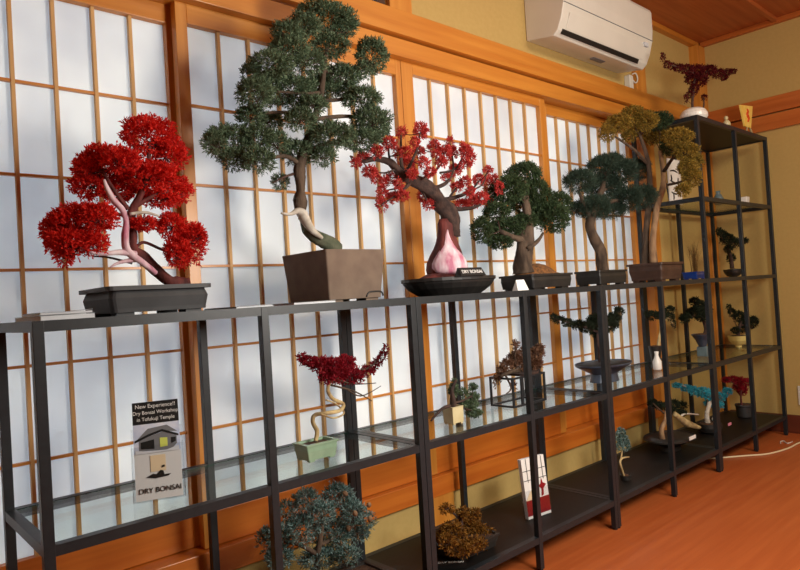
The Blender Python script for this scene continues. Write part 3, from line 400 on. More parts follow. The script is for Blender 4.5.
  [[[-0.1127,0.0,0.06,0.0119],[-0.115,0.0,0.1125,0.0119],[-0.0688,0.0,0.1519,0.0096],[-0.0619,0.0,0.1986,0.0067]],[[-0.0434,0.0,0.0466,0.0096],[-0.0257,0.0,0.0962,0.0087],[-0.0603,0.0,0.1408,0.0077]],[[-0.0358,-0.03,0.1731,0.0125],[0.0126,-0.03,0.1456,0.0155],[0.082,-0.03,0.1067,0.0177],[0.1559,-0.03,0.0812,0.015],[0.2215,-0.03,0.0618,0.0101]],[[0.0244,-0.03,0.1533,0.0049],[0.0894,-0.03,0.1535,0.0044],[0.2206,-0.03,0.1275,0.004]],[[-0.0845,0.0,0.1832,0.0048],[-0.1397,0.0,0.2159,0.0038],[-0.1841,0.0,0.2465,0.0023]]]),
 'tiny': (
  [[-0.0088,0.0013,0.2049,0.0153,0.0153],[0.0045,0.0023,0.1691,0.0192,0.023],[0.0085,-0.0072,0.1445,0.0153,0.0192],[-0.0225,0.0026,0.1453,0.0133,0.0191],[-0.0238,0.0078,0.1863,0.0115,0.0191]],
  [[[-0.0053,0.0,0.0054,0.0042],[-0.0207,0.0,0.042,0.0041],[-0.0355,0.0,0.0823,0.0041],[-0.0098,0.0,0.0934,0.0037],[0.0387,0.0,0.0873,0.0029]],[[-0.0316,0.0,0.0815,0.0037],[-0.0144,0.0,0.1192,0.0033],[-0.0011,0.0,0.158,0.0025]]]),
 'amber': (
  [[-0.1019,-0.0099,0.1575,0.0171,0.0114],[-0.0267,-0.0055,0.1274,0.0205,0.0117],[0.0061,-0.0219,0.1156,0.0205,0.0117],[-0.0912,-0.0167,0.0821,0.0399,0.0285],[0.0376,0.0378,0.0491,0.0484,0.0303],[0.0611,-0.0096,0.0335,0.027,0.024],[0.1714,0.0369,-0.0345,0.0252,0.0095],[-0.0338,0.0331,0.0064,0.0384,0.0207],[0.0078,0.0077,-0.0128,0.0415,0.0178],[0.0223,-0.0192,0.0022,0.0295,0.0207],[-0.0801,0.0385,0.0444,0.0233,0.0233],[0.0781,-0.0003,-0.0062,0.0242,0.0151],[-0.1278,-0.08,0.0595,0.0384,0.0165],[-0.0609,-0.08,0.0543,0.0337,0.0169],[-0.1708,-0.07,0.0877,0.0217,0.019]],
  [[[-0.034,0.0,-0.0138,0.0111],[-0.0263,0.0,0.0185,0.0095],[-0.031,0.0,0.0674,0.0079],[-0.0358,0.0,0.1161,0.0051]],[[-0.0248,-0.0,0.0339,0.0064],[0.0422,0.0,0.0303,0.0049],[0.11,0.0,0.004,0.003]],[[-0.0325,-0.0,0.052,0.0063],[-0.0849,0.0,0.0827,0.0044]],[[-0.0327,0.0,0.0994,0.0041],[-0.071,0.0,0.1349,0.0031],[-0.0955,0.0,0.1632,0.0019]]]),
 'maroon': (
  [[-0.3041,-0.0034,0.2738,0.0079,0.0197],[-0.2756,-0.0072,0.2445,0.0132,0.0132],[-0.164,0.0194,0.2647,0.0182,0.0127],[-0.143,-0.0003,0.2553,0.0227,0.0145],[-0.0608,-0.0085,0.261,0.0323,0.0207],[0.0628,-0.0009,0.2766,0.0426,0.0308],[0.1727,-0.0151,0.2957,0.0434,0.0265],[0.3593,0.0049,0.3233,0.0352,0.0201],[0.4668,-0.0023,0.3469,0.0256,0.0143],[0.538,-0.0083,0.3641,0.0155,0.0104],[0.4558,0.0113,0.3208,0.0205,0.0113],[0.0421,0.0131,0.2406,0.0331,0.0331],[0.0706,-0.0195,0.2259,0.0331,0.0283],[0.0285,0.0013,0.178,0.0212,0.0306],[-0.0971,-0.009,0.1086,0.0078,0.0206],[0.1844,0.0174,0.1664,0.0127,0.0127],[0.0005,0.0113,0.1504,0.0141,0.0187]],
  [[[-0.0059,0.0,0.0542,0.0066],[-0.0051,0.0,0.0952,0.0061],[0.0084,0.0,0.1434,0.0061],[0.0288,0.0,0.1983,0.0061],[0.0624,0.0,0.2612,0.0051]],[[0.0503,0.0,0.259,0.0051],[-0.1202,0.0,0.2573,0.004],[-0.249,0.0,0.252,0.0029],[-0.3057,0.0,0.2841,0.0019]],[[0.0746,0.0,0.2635,0.0052],[0.268,0.0,0.3156,0.0043],[0.5167,0.0,0.3598,0.0028]],[[0.1153,0.0,0.0719,0.0042],[0.1349,0.0,0.1168,0.0037],[0.1352,0.0,0.1484,0.0026]]]),
 'grass': (
  [],
  []),
}
SKY = 1.2
EXPO = 0.9
LAMPS = [
 ('flash_lamp', (1.5, -.10, 1.25), (1.8, 1.7, 1.2), .55, 15.5, (1, .95, .87)),
 ('ceiling_lamp', (2.5, -.7, 2.34), (2.5, .6, 0), 1.2, 40, (1, .87, .68)),
]

# ================================================================ SETTING
XR = 4.20       # right wall
ZC = 2.405      # ceiling
sbox('floor', 'floor', -1.6, XR + .1, -3.1, 1.85, -.05, 0)
sbox('ceiling', 'ceil', -1.6, XR + .1, -3.1, 1.85, ZC, ZC + .05)
for k in range(7):
    y = 1.25 - k * .62
    sbox('trim_%d' % (20 + k), 'ceil', -1.5, XR, y - .012, y + .012, ZC - .022, ZC)
sbox('wall_right', 'plaster', XR, XR + .1, -3.1, 1.85, 0, ZC)
sbox('wall_left', 'plaster', -1.6, -1.5, -3.1, 1.85, 0, ZC)
sbox('wall_front', 'plaster', -1.5, XR, -3.1, -3.0, 0, ZC)
wb = MB()
wb.box(-1.5, -.10, 1.72, 1.85, 0, ZC)                 # left of the sliding panels
wb.box(-.10, 3.40, 1.722, 1.80, 0, .195)              # plaster below the sill
wb.box(3.40, XR, 1.72, 1.85, 0, ZC)                   # right of the square post
wb.box(1.56, 3.40, 1.72, 1.85, 1.87, ZC)              # above the lintel
wb.box(-.10, 1.56, 1.72, 1.85, 2.30, ZC)
struct(wb.build('wall_back', 'plaster'))
sbox('trim_1', 'wood_x', -1.5, XR - .035, 1.668, 1.72, 1.868, 1.957, bevel=.002)      # long beam over the panels
sbox('trim_2', 'wood_x', -.10, 3.38, 1.69, 1.80, 1.797, 1.862, bevel=.002)            # grooved head rail
sbox('trim_3', 'board', -.10, 3.38, 1.70, 1.83, .196, .268, bevel=.002)               # sill board
sbox('trim_4', 'wood_z', 3.38, 3.49, 1.69, 1.80, 0, 1.866, bevel=.003)                # square post
sbox('trim_5', 'wood_z', 3.35, 3.46, 1.695, 1.73, 1.958, ZC - .03, bevel=.003)
sbox('trim_6', 'wood_z', 1.565, 1.675, 1.695, 1.73, 1.958, ZC - .03, bevel=.003)
sbox('trim_7', 'wood_z', 1.635, 1.74, 1.703, 1.73, 0, .1955)
sbox('trim_8', 'wood_z', 4.095, XR, 1.665, 1.73, 0, 1.867, bevel=.003)                # corner post
sbox('trim_9', 'wood_z', 4.095, XR, 1.665, 1.73, 1.958, ZC - .03, bevel=.003)
sbox('trim_10', 'wood_y', XR - .035, XR, -3.0, 1.664, 1.868, 1.96, bevel=.002)
sbox('trim_11', 'wood_y', XR - .02, XR, -3.0, 1.664, 1.773, 1.862, bevel=.002)
sbox('trim_12', 'wood_y', XR - .03, XR, -3.0, 1.68, ZC - .028, ZC - .001)
sbox('trim_13', 'wood_x', -1.5, XR - .035, 1.685, 1.72, ZC - .028, ZC - .001)
sbox('trim_14', 'wood_z', 1.615, 1.665, 1.735, 1.78, .27, .30)
sbox('baseboard_right', 'base', XR - .018, XR, -3.0, 1.66, 0, .105, bevel=.002)

# transom window above the long beam
wn = bpy.data.objects.new('window_1', None); COL.objects.link(wn); struct(wn)
fr = MB()
for x0, x1 in ((1.525, 1.56), (.71, .745), (-.10, -.065)): fr.box(x0, x1, 1.715, 1.77, 1.96, 2.30)
fr.box(-.065, .71, 1.715, 1.77, 2.275, 2.30); fr.box(.745, 1.525, 1.715, 1.77, 2.275, 2.30)
fr.build('window_frame', mat('dark_walnut', (.28, .17, .10), rough=.6), wn)
MB().box(-.10, 1.56, 1.775, 1.779, 1.94, 2.31).build('pane', 'paper', wn)

# sliding paper panels
def shoji(n, xl, xr, y, rows, ztop, zbot, sl, srr, boards=True, zr=1.797, gold=False):
    root = bpy.data.objects.new('door_%d' % n, None); COL.objects.link(root); struct(root)
    fr = MB()
    fr.box(xl - sl, xl, y, y + .030, zbot, zr); fr.box(xr, xr + srr, y, y + .030, zbot, zr)
    fr.build('stile_frame', 'wood_z', root, bevel=.0015)
    tr = MB(); tr.box(xl, xr, y, y + .030, ztop, zr); tr.build('top_rail', 'wood_x', root, bevel=.0015)
    MB().box(xl, xr, y + .002, y + .030, zbot, .365).build('bottom_board', 'board', root, bevel=.0015)
    la = MB(); w = (xr - xl) / 8
    for k in range(1, 8): la.box(xl + k * w - .0043, xl + k * w + .0043, y + .008, y + .022, .365, ztop)
    la.build('lattice_upright', 'lattice', root)
    lb = MB()
    for z in rows: lb.box(xl, xr, y + .010, y + .0218, z - .0035, z + .0035)
    lb.build('lattice_crossbar', 'wood_x', root)
    MB().box(xl, xr, y + .0225, y + .0230, .365, ztop).build('paper', 'paper', root)
R0 = [1.514, 1.284, 1.052, .819, .588]
R1 = [1.510, 1.283, 1.052, .820, .593]
R2 = [1.535, 1.290, 1.055, .818, .590]
shoji(1, -.012, .760, 1.760, R0, 1.744, .270, .035, .040)
shoji(2, .806, 1.597, 1.722, R1, 1.740, .270, .034, .026)
shoji(3, 1.683, 2.476, 1.722, R2, 1.757, .270, .058, .040)
shoji(4, 2.580, 3.340, 1.760, R2, 1.745, .270, .045, .035)

# aluminium glazed doors outside the paper ones: their uprights darken the paper softly
for k, (x0, x1) in enumerate(((-.10, 1.14), (1.10, 2.34), (2.30, 3.40))):
    root = bpy.data.objects.new('window_%d' % (k + 2), None); COL.objects.link(root); struct(root)
    y = 1.86 if k != 1 else 1.885
    f = MB()
    f.box(x0, x0 + .05, y, y + .02, .20, 1.90); f.box(x1 - .05, x1, y, y + .02, .20, 1.90)
    f.box(x0 + .05, x1 - .05, y, y + .02, .20, .30); f.box(x0 + .05, x1 - .05, y, y + .02, 1.85, 1.90); f.box(x0 + .05, x1 - .05, y, y + .02, .98, 1.02)
    f.build('window_frame', 'alu', root)
    MB().box(x0 + .05, x1 - .05, y + .008, y + .012, .30, 1.85).build('pane', 'clear', root)
sbox('ground', 'outer_ground', -8, 10, 1.95, 12, -.35, -.30)

# ================================================================ SHELVING
D0, D1 = 1.322, 1.668
PW = .0195
def shelf_unit(x0, x1, levels, ztop, label, cat='shelf unit', group=None, mids=True, xm=None):
    t = thing('shelf_unit', label, cat, (x0, D0, 0), group)
    w = x1 - x0; d = D1 - D0; xm = xm - x0 if xm else w / 2
    xs = [0, xm - PW / 2, w - PW] if mids else [0, w - PW]
    for x in xs:
        for y in (0, d - PW):
            p = MB().box(x, x + PW, y, y + PW, .006, ztop).build('post', 'black', t, bevel=.001)
            MB().lathe([(.009, 0), (.009, .006)], x + PW / 2, y + PW / 2, 12).build('foot', 'dark', p)
    for (z, kind) in levels:
        h = .0205
        for y, dd in ((.001, .0205), (d - .0215, .0205)):
            for i in range(len(xs) - 1):
                MB().box(xs[i] + PW, xs[i + 1], y, y + dd, z - h, z).build('rail', 'black', t)
        for x in (.001, w - .0215):
            MB().box(x, x + .0205, PW, d - PW, z - h, z).build('side_rail', 'black', t)
        if kind == 'glass':
            MB().box(.0225, w - .0225, .0225, d - .0225, z - .006, z - .001).build('glass_shelf', 'glass', t)
            e = MB(); e.box(.0225, w - .0225, d - .0225, d - .0219, z - .0065, z - .0005)
            e.build('glass_edge', 'glass_edge', t)
        else:
            MB().box(.0218, w - .0218, .0218, d - .0218, z - .016, z - .001).build('shelf_board', 'panel', t)
    return t
ZT, ZM, ZB = .927, .517, .112
low = [(ZT, 'board'), (ZM, 'glass'), (ZB, 'board')]
GS = 'low black shelf units set end to end'
shelf_unit(.290, 1.2480, low, ZT, 'low black steel shelf unit at the left end, holding the boxy brown pot on top', group=GS)
shelf_unit(1.2495, 2.2320, low, ZT, 'middle low black steel shelf unit, with the black wire stand on its glass shelf', group=GS, xm=1.748)
shelf_unit(2.2335, 3.1910, low, ZT, 'low black steel shelf unit that touches the tall corner shelf', group=GS, xm=2.715)
shelf_unit(3.1925, 4.1250, [(1.722, 'board'), (1.326, 'glass'), (ZT, 'glass'), (ZM, 'glass'), (ZB, 'board')], 1.722,
           'tall black shelf unit with glass shelves in the room corner')

# ================================================================ BONSAI ON THE LONG TOP
Y = 1.0
# bright red juniper
t = bonsai('red', 'bright red bonsai with pink-stained trunk in flat charcoal tray', (.56, 1.49, .927), 'l_red', 'clump', 'bark_red', 11, 1.15, twigm='twig_red', per=16,
           mats={1: 'pink_wood', 2: 'pink_wood', 3: 'pink_wood', 5: 'dead', 6: 'bark_red', 8: 'bark_dark'})
rect_pot(t, .232, .205, .062, 'tray', 0, 0, base=.90, rim=.009, lip=.012, feet=True, mound=.004)
# tall green juniper
t = bonsai('green', 'tall green juniper bonsai with many foliage pads in deep boxy brown pot', (1.1, 1.49, .927), 'l_green', 'juniper', 'bark', 12, 1.1, per=10,
           mats={0: 'bark_green', 1: 'bark', 2: 'dead', 11: 'twig'})
pot = MB()
a, b = .102, .108
pot.rect([(a * .88, b * .88, .006), (a, b, .140), (a - .010, b - .010, .140), (a - .011, b - .011, .128)], -.007, -.003, .05)
pot.build('pot', 'brown_pot', t, bevel=.0015)
MB().rect([(a - .0105, b - .0105, .129), (a - .0105, b - .0105, .134), (.05, .05, .137)], -.007, -.003, .1).build('soil', 'soil', t)
for sx in (-1, 1):
    for sy in (-1, 1): MB().box(-.007 + sx * .062 - .022, -.007 + sx * .062 + .022, -.003 + sy * .066 - .022, -.003 + sy * .066 + .022, 0, .0065).build('foot', 'brown_pot', t)
MB().tube([(.028, -.0995, .010, .0022), (.034, -.1005, .019, .0022), (.044, -.101, .023, .0022), (.074, -.101, .023, .0022), (.084, -.1005, .019, .0022), (.088, -.0995, .010, .0022)], n=8).build('drain_arch', 'tray_dark', t, smooth=True)

# coral red tree with swollen base
t = bonsai('bulb', 'sparse coral-red bonsai with swollen pink-white trunk base in black oval tray', (1.566, 1.49, .927), 'l_redclump', 'tuft', 'bark_dark', 13, 1.25, twigm='twig_red', per=6, wob=.16)
round_pot(t, [(.120, 0), (.134, .008), (.158, .022), (.173, .038), (.176, .044), (.182, .046), (.182, .056)], 'tray_dark', sy=.72)
bx, bz = -.005, .0
def bulb_at(px_half, z): return (px_half, z)
rngb = random.Random(3)
rs = []
prof = [(.050, .048), (.062, .058), (.070, .070), (.073, .086), (.070, .108), (.061, .132), (.050, .154), (.041, .174), (.035, .192), (.032, .212), (.031, .236), (.024, .252)]
for k, (r, z) in enumerate(prof):
    ring = []
    for i in range(26):
        an = 2 * PI * i / 26; q = r * (1 + .07 * math.sin(3 * an + k * .35) + .04 * math.sin(7 * an - k * .8))
        ring.append((bx + q * math.cos(an) + (z - .05) * .02, q * .8 * math.sin(an), z))
    rs.append(ring)
MB().rings(rs).build('trunk_base', 'bark_red', t, smooth=True)
# pale heart-shaped hollow on the front-left of the base
hm = MB(); rows_ = [(.066, -.45, .70), (.076, -.85, 1.05), (.090, -1.05, 1.15), (.104, -1.05, 1.12), (.118, -.98, 1.0), (.132, -.85, .80), (.148, -.68, .55), (.164, -.55, .40), (.182, -.42, .25), (.200, -.30, .12), (.214, -.12, .04)]
pr = {z: r for r, z in prof}
def rad(z):
    for (r0, z0), (r1, z1) in zip(prof, prof[1:]):
        if z0 <= z <= z1: return r0 + (r1 - r0) * (z - z0) / (z1 - z0)
    return prof[-1][0]
rr = []
for z, a0, a1 in rows_:
    ring = []
    for i in range(11):
        an = math.radians(-118) + a0 + (a1 - a0) * i / 10; q = rad(z) * 1.10 + .0035 * math.sin(PI * i / 10) - .004
        ring.append((bx + q * math.cos(an) + (z - .05) * .02, q * .82 * math.sin(an), z))
    rr.append(ring)
vs = [p for r in rr for p in r]; fs = [(k * 11 + i, k * 11 + i + 1, (k + 1) * 11 + i + 1, (k + 1) * 11 + i) for k in range(len(rr) - 1) for i in range(10)]
hm.add(vs, fs); h_ = hm.build('trunk_hollow', 'pink_wood', t, smooth=True)
sm = h_.modifiers.new('thick', 'SOLIDIFY'); sm.thickness = .004
MB().lathe([(.125, .046), (.105, .058), (.075, .070), (.03, .074)], -.02, 0, 20, .62).build('root_mound', 'bark_red', t, smooth=True)
# name plate on the tray
np_ = thing('name_plate', 'small black wedge name plate lettered in white beneath the swollen trunk', 'name plate', (1.530, 1.366, .983), rz=0)
MB().add([(-.058, -.018, 0), (.058, -.018, 0), (.058, .010, 0), (-.058, .010, 0), (-.052, -.004, .026), (.052, -.004, .026), (.052, .004, .026), (-.052, .004, .026)],
         [(0, 3, 2, 1), (4, 5, 6, 7), (0, 1, 5, 4), (1, 2, 6, 5), (2, 3, 7, 6), (3, 0, 4, 7)]).build('plate', 'ink', np_)
text('DRY BONSAI', .0165, 'white_ink', np_, (0, -.0118, .0125), (math.radians(62), 0, 0), bold=.0)

# bushy dark green one
t = bonsai('bushy', 'dark green bushy bonsai with thick trunk on brown moss mound in black tray', (2.033, 1.48, .927), 'l_dark', 'tuft', 'bark', 14, 1.15)
rect_pot(t, .262, .160, .056, 'tray_dark', 0, 0, base=.91, rim=.008, soil='moss', mound=.012)
MB().lathe([(.112, .048), (.100, .062), (.075, .078), (.045, .092), (.015, .098)], .0, 0, 22, .60).build('moss_mound', 'moss', t, smooth=True)
# pine
t = bonsai('pine', 'blue-green pine bonsai with slim leaning trunk, between bushy and mustard trees', (2.5, 1.483, .927), 'l_pine', 'needle', 'bark', 15, 1.25)
rect_pot(t, .228, .125, .062, 'tray_dark', 0, 0, base=.91, rim=.008)
# mustard
t = bonsai('mustard', 'tall mustard-yellow bonsai with twin pale trunk in reddish brown rectangular pot', (2.963, 1.47, .927), ['l_mustard', 'l_mustard', 'l_mustard', 'l_dark', 'l_mustard', 'l_mustard', 'l_mustard', 'l_mustard', 'l_dark', 'l_mustard', 'l_mustard', 'l_mustard', 'l_mustard', 'l_mustard'], 'tuft', 'bark', 16, 1.2, mats={1: 'trunk_tan'})
rect_pot(t, .233, .180, .088, 'brown_tray', 0, 0, base=.84, rim=.010, lip=.009)

# grass in blue tray (on the glass of the tall unit)
t = thing('potted_grass', 'thin dry brown grass in a low blue glazed tray on the tall shelf unit', 'potted plant', (3.325, 1.445, .927))
rect_pot(t, .130, .078, .038, 'blue', base=.86, rim=.006, lip=.004)
rng = random.Random(8); g = MB()
for k in range(46):
    x0 = rng.uniform(-.02, .02); y0 = rng.uniform(-.01, .01); x1 = x0 + rng.uniform(-.05, .05); h = rng.uniform(.09, .16)
    g.tube([(x0, y0, .034, .0008), (x0 + (x1 - x0) * .3, y0, .034 + h * .5, .0007), (x1, y0 + rng.uniform(-.02, .02), .034 + h, .0003)], n=4, sub=3)
g.build('grass_blades', 'l_grass', t)

# white folded card between the trays
t = thing('price_card', 'small white folded card standing between two black trays', 'card', (1.765, 1.352, .927))
MB().add([(-.03, -.012, 0), (.03, -.012, 0), (.022, 0, .036), (-.022, 0, .036), (-.03, .012, 0), (.03, .012, 0)], [(0, 1, 2, 3), (5, 4, 3, 2), (0, 3, 4), (1, 5, 2), (0, 4, 5, 1)]).build('card', 'paper_white', t)

# magazines on the left end
def magazine(label, loc, w, d, h, rz, group=None, curl=0.0):
    t = thing('magazine', label, 'magazine', loc, group, rz)
    MB().box(-w / 2, w / 2, -d / 2, d / 2, .0006, h - .0006).build('pages', 'page', t)
    n = 10; top = []; 
    rs = []
    for i in range(n + 1):
        x = -w / 2 - .001 + (w + .002) * i / n; c = curl * (math.sin(PI * i / n * 1.0)) ; e = curl * .5 * (i / n) ** 3
        z = h + e - c * .3
        rs.append([(x, -d / 2 - .001, z), (x, d / 2 + .001, z), (x, d / 2 + .001, z + .0006), (x, -d / 2 - .001, z + .0006)])
    MB().rings(rs).build('front_cover', 'magazine', t, smooth=False)
    MB().box(-w / 2 - .001, w / 2 + .001, -d / 2 - .001, d / 2 + .001, 0, .0006).build('back_cover', 'magazine', t)
magazine('thick grey glossy magazine lying on the left end of the shelf top, lower of two', (.358, 1.452, .9272), .095, .21, .009, .0, 'magazines at the left end')
magazine('thin silvery magazine with a curled cover, lying on the thicker grey one', (.362, 1.448, .9376), .090, .20, .0045, -.06, 'magazines at the left end', curl=.004)
magazine('thin open brochure with a dark cover, lying right of the charcoal tray', (.765, 1.44, .9272), .10, .15, .0032, .05, 'brochures beside the brown pot', curl=.003)
magazine('thin white brochure touching the front-left of the brown pot', (.912, 1.375, .9272), .13, .09, .0045, .08, 'brochures beside the brown pot', curl=.002)

# ================================================================ TOP OF THE TALL UNIT
t = bonsai('maroon', 'spreading maroon plant in a rounded white pot on top of the tall shelf', (3.34, 1.40, 1.722), 'l_maroon', 'leaf', 'twig', 17, 1.2, twigm='twig_red', per=3, pads_split=False, tr=.0008)
round_pot(t, [(.030, 0), (.056, .008), (.066, .024), (.066, .040), (.056, .058), (.040, .068)], 'white_pot')
t = thing('fan_ornament', 'gold fan-shaped paper ornament with a red figure on small wooden legs', 'ornament', (3.945, 1.362, 1.722))
MB().add([(-.046, -.004, .045), (.046, -.004, .045), (.096, -.004, .178), (-.092, -.004, .158), (-.046, .004, .045), (.046, .004, .045), (.096, .004, .178), (-.092, .004, .158)],
         [(0, 1, 2, 3), (7, 6, 5, 4), (0, 4, 5, 1), (1, 5, 6, 2), (2, 6, 7, 3), (3, 7, 4, 0)]).build('fan_face', 'gold', t)
mk = MB(); mk.tube([(0, -.006, .075, .004), (.012, -.006, .095, .007), (-.006, -.006, .115, .008), (.010, -.006, .135, .006), (0, -.006, .148, .003)], n=8); mk.build('red_mark', 'gold_red', t, smooth=True)
MB().tube([(-.03, 0, 0, .006), (-.01, 0, .03, .005), (.0, 0, .052, .003)], n=8).build('leg', 'pale_wood', t, smooth=True)
MB().tube([(.07, 0, 0, .006), (.055, 0, .03, .006), (.03, 0, .052, .003)], n=8).build('leg', 'pale_wood', t, smooth=True)
t = thing('yellow_figurine', 'tiny pale yellow figurine on top of the tall shelf beside the gold fan', 'figurine', (3.60, 1.342, 1.722))
MB().lathe([(.016, 0), (.020, .006), (.018, .020), (.011, .030), (.006, .034)], 0, 0, 16).build('body', 'cream_pot', t, smooth=True)
MB().lathe([(.004, .033), (.010, .038), (.011, .045), (.007, .052), (.002, .055)], -.004, 0, 14).build('head', 'cream_pot', t, smooth=True)

# ================================================================ TALL UNIT SHELVES
# calligraphy board
t = thing('calligraphy_board', 'white board with black brush marks standing behind the mustard tree', 'board', (3.365, 1.53, 1.3265))
MB().box(-.070, .070, 0, .006, 0, .235).build('board', 'paper_white', t)
MB().tube([(-.06, .006, .0, .004), (.0, .05, .12, .004)], n=6).build('easel_leg', 'black', t)
br = MB()
for pts in ([(-.05, .17), (-.01, .175), (.03, .168)], [(-.055, .12), (-.02, .112), (.02, .108), (.05, .095)], [(-.045, .15), (-.042, .13), (-.046, .115)], [(-.05, .06), (-.01, .052), (.03, .055), (.055, .045)], [(.035, .14), (.030, .115), (.036, .095)], [(-.03, .05), (-.028, .035), (-.032, .02)]):
    br.tube([(x, -.0008, z, .0028 + .002 * (i == 1)) for i, (x, z) in enumerate(pts)], n=6)
br.build('brush_marks', 'ink', t)
t = thing('white_cup', 'small square white cup on the upper glass shelf of the tall unit', 'cup', (3.955, 1.41, 1.3265))
MB().rect([(.020, .020, 0), (.024, .024, .050), (.021, .021, .050), (.018, .018, .006)], 0, 0, .25).build('cup', 'white_pot', t)
t = thing('white_dish', 'flat white dish beside the small white cup on the upper glass', 'dish', (4.045, 1.39, 1.3265))
MB().rect([(.022, .022, 0), (.030, .036, .005), (.032, .038, .008), (.029, .035, .008), (.022, .024, .003)], 0, 0, .4).build('dish', 'white_pot', t)
t = thing('small_grey_vase', 'small grey vase on the upper glass, behind the tall unit front-left post', 'vase', (3.70, 1.45, 1.3265))
MB().lathe([(.016, 0), (.026, .012), (.028, .030), (.018, .052), (.010, .064), (.014, .076), (.011, .076), (.007, .062)], 0, 0, 20).build('vase', 'slate_light', t, smooth=True)

SP = 'small bonsai inside the tall shelf unit'
t = bonsai('tdark', 'dark green windswept bonsai in a black bowl, highest plant inside the tall unit', (3.964, 1.5, .927), 'l_black', 'leaf', 'bark_dark', 18, 1.4, pads_split=False, per=3, tr=.0008, group=SP)
round_pot(t, [(.020, 0), (.034, .006), (.048, .024), (.052, .040), (.052, .044)], 'tray_dark')
t = bonsai('fan', 'dark bonsai in a tall flared slate-blue pot on a pale grey foot', (3.485, 1.5, .517), 'l_black', 'leaf', 'bark_dark', 19, 1.5, pads_split=False, per=3, tr=.0008, group=SP)
round_pot(t, [(.018, .052), (.022, .060), (.034, .088), (.050, .112), (.053, .118)], 'slate')
MB().rect([(.027, .027, 0), (.027, .027, .045), (.021, .021, .053)], 0.012, 0, .15).build('pot_stand', 'slate_light', t, smooth=False)
t = bonsai('yelb', 'dark green bonsai in a round cream-yellow bowl', (3.968, 1.5, .517), 'l_black', 'leaf', 'bark_dark', 20, 1.4, pads_split=False, per=3, tr=.0008, group=SP)
round_pot(t, [(.017, 0), (.017, .012), (.034, .020), (.050, .040), (.056, .062), (.057, .068)], 'yellow_bowl')
t = bonsai('turq', 'turquoise-dyed bonsai with pale trunk in a round black pot', (3.497, 1.5, .112), 'l_turq', 'leaf', 'dead', 21, 1.5, pads_split=False, per=3, tr=.0008, group=SP)
round_pot(t, [(.046, 0), (.058, .008), (.064, .028), (.063, .050)], 'tray_dark')
MB().box(.060, .100, -.075, -.073, .030, .044).build('name_tag', 'pink', t)
t = bonsai('redsm', 'small red-leaved bonsai in a dark grey cylinder pot, in the room corner', (3.976, 1.5, .112), 'l_crimson', 'leaf', 'twig_red', 22, 1.5, pads_split=False, per=3, tr=.0008, group=SP)
round_pot(t, [(.034, 0), (.040, .004), (.043, .060), (.047, .064), (.047, .074)], 'tray')

# ================================================================ UNIT 3 (next to the tall one)
t = bonsai('umb', 'small dark flat-topped bonsai in a narrow black pot on the glass shelf', (2.96, 1.5, .517), 'l_black', 'leaf', 'pale_wood', 23, 1.5, pads_split=False, per=3, tr=.0008)
round_pot(t, [(.024, 0), (.020, .03), (.026, .075), (.030, .098), (.032, .104)], 'tray_dark', cx=.004)
t = thing('white_bottle_vase', 'narrow white bottle-shaped vase beside the narrow black pot', 'vase', (2.895, 1.46, .517))
MB().lathe([(.016, 0), (.020, .006), (.020, .040), (.012, .056), (.008, .070), (.010, .086), (.007, .086), (.005, .070)], 0, 0, 20).build('vase', 'white_pot', t, smooth=True)
t = bonsai('drift', 'dark low bonsai beside curved pale driftwood in a wide black oval tray', (3.05, 1.5, .112), 'l_black', 'leaf', 'bark', 24, 1.5, pads_split=False, per=3, tr=.0008, mats={2: 'pale_wood', 3: 'dead', 0: 'trunk_tan', 1: 'trunk_tan'})
for ch in t.children: ch.location.x += .040
round_pot(t, [(.060, 0), (.060, .020), (.095, .036), (.130, .050), (.150, .056), (.150, .064)], 'tray_dark', sy=.75, cx=0.0, soil='tray_dark')
MB().box(-.055, .01, -.122, -.119, .068, .084).build('name_label', 'paper_white', t)
t = bonsai('tiny', 'tiny blue-green bonsai on a bent wiry trunk in a thimble-sized black pot', (2.476, 1.42, .112), 'l_blue', 'leaf', 'pale_wood', 25, 1.4, pads_split=False, per=3, tr=.0007)
round_pot(t, [(.016, 0), (.021, .003), (.022, .018), (.023, .021)], 'tray_dark')

# ================================================================ UNIT 2
t = bonsai('casc', 'dark cascading bonsai with one long arm in a shallow slate-blue bowl', (2.498, 1.5, .517), 'l_black', 'leaf', 'bark_dark', 26, 1.5, pads_split=False, per=3, tr=.0009)
round_pot(t, [(.078, 0), (.074, .012), (.070, .034), (.104, .050), (.140, .066), (.149, .073), (.150, .078)], 'slate', sy=.70, soil='tray_dark')
t = bonsai('succ', 'small green bonsai drooping from a cube-shaped cream pot', (1.495, 1.442, .517), 'l_green', 'leaf', 'bark_dark', 27, 1.7, pads_split=False, per=2, tr=.0008)
rect_pot(t, .052, .046, .056, 'cream_pot', base=.93, rim=.003, lip=.001, c=.08)
st = thing('wire_stand', 'black square-wire display stand on the glass shelf', 'stand', (1.800, 1.44, .517))
w, d, h, r = .185, .10, .105, .0034
for x in (0, w):
    for y in (0, d): MB().box(x - r, x + r, y - r, y + r, 0, h).build('leg', 'black', st)
for z in (.0, h - 2 * r):
    for y in (0, d): MB().box(r, w - r, y - r, y + r, z, z + 2 * r).build('crossbar', 'black', st)
    for x in (0, w): MB().box(x - r, x + r, r, d - r, z, z + 2 * r).build('crossbar', 'black', st)
MB().box(.045, .055, -r, r, 2 * r, h - 2 * r).build('leg', 'black', st)
t = bonsai('brownc', 'dry brown bonsai leaning over the black square-wire stand', (1.9, 1.48, .517), 'l_brown', 'tuft', 'bark', 28, 1.3, pads_split=False, per=4, tr=.001)
MB().rect([(.055, .058, .1055), (.060, .060, .114), (.056, .056, .114), (.050, .050, .111)], .0, .01, .3).build('slab', 'bark_dark', t)
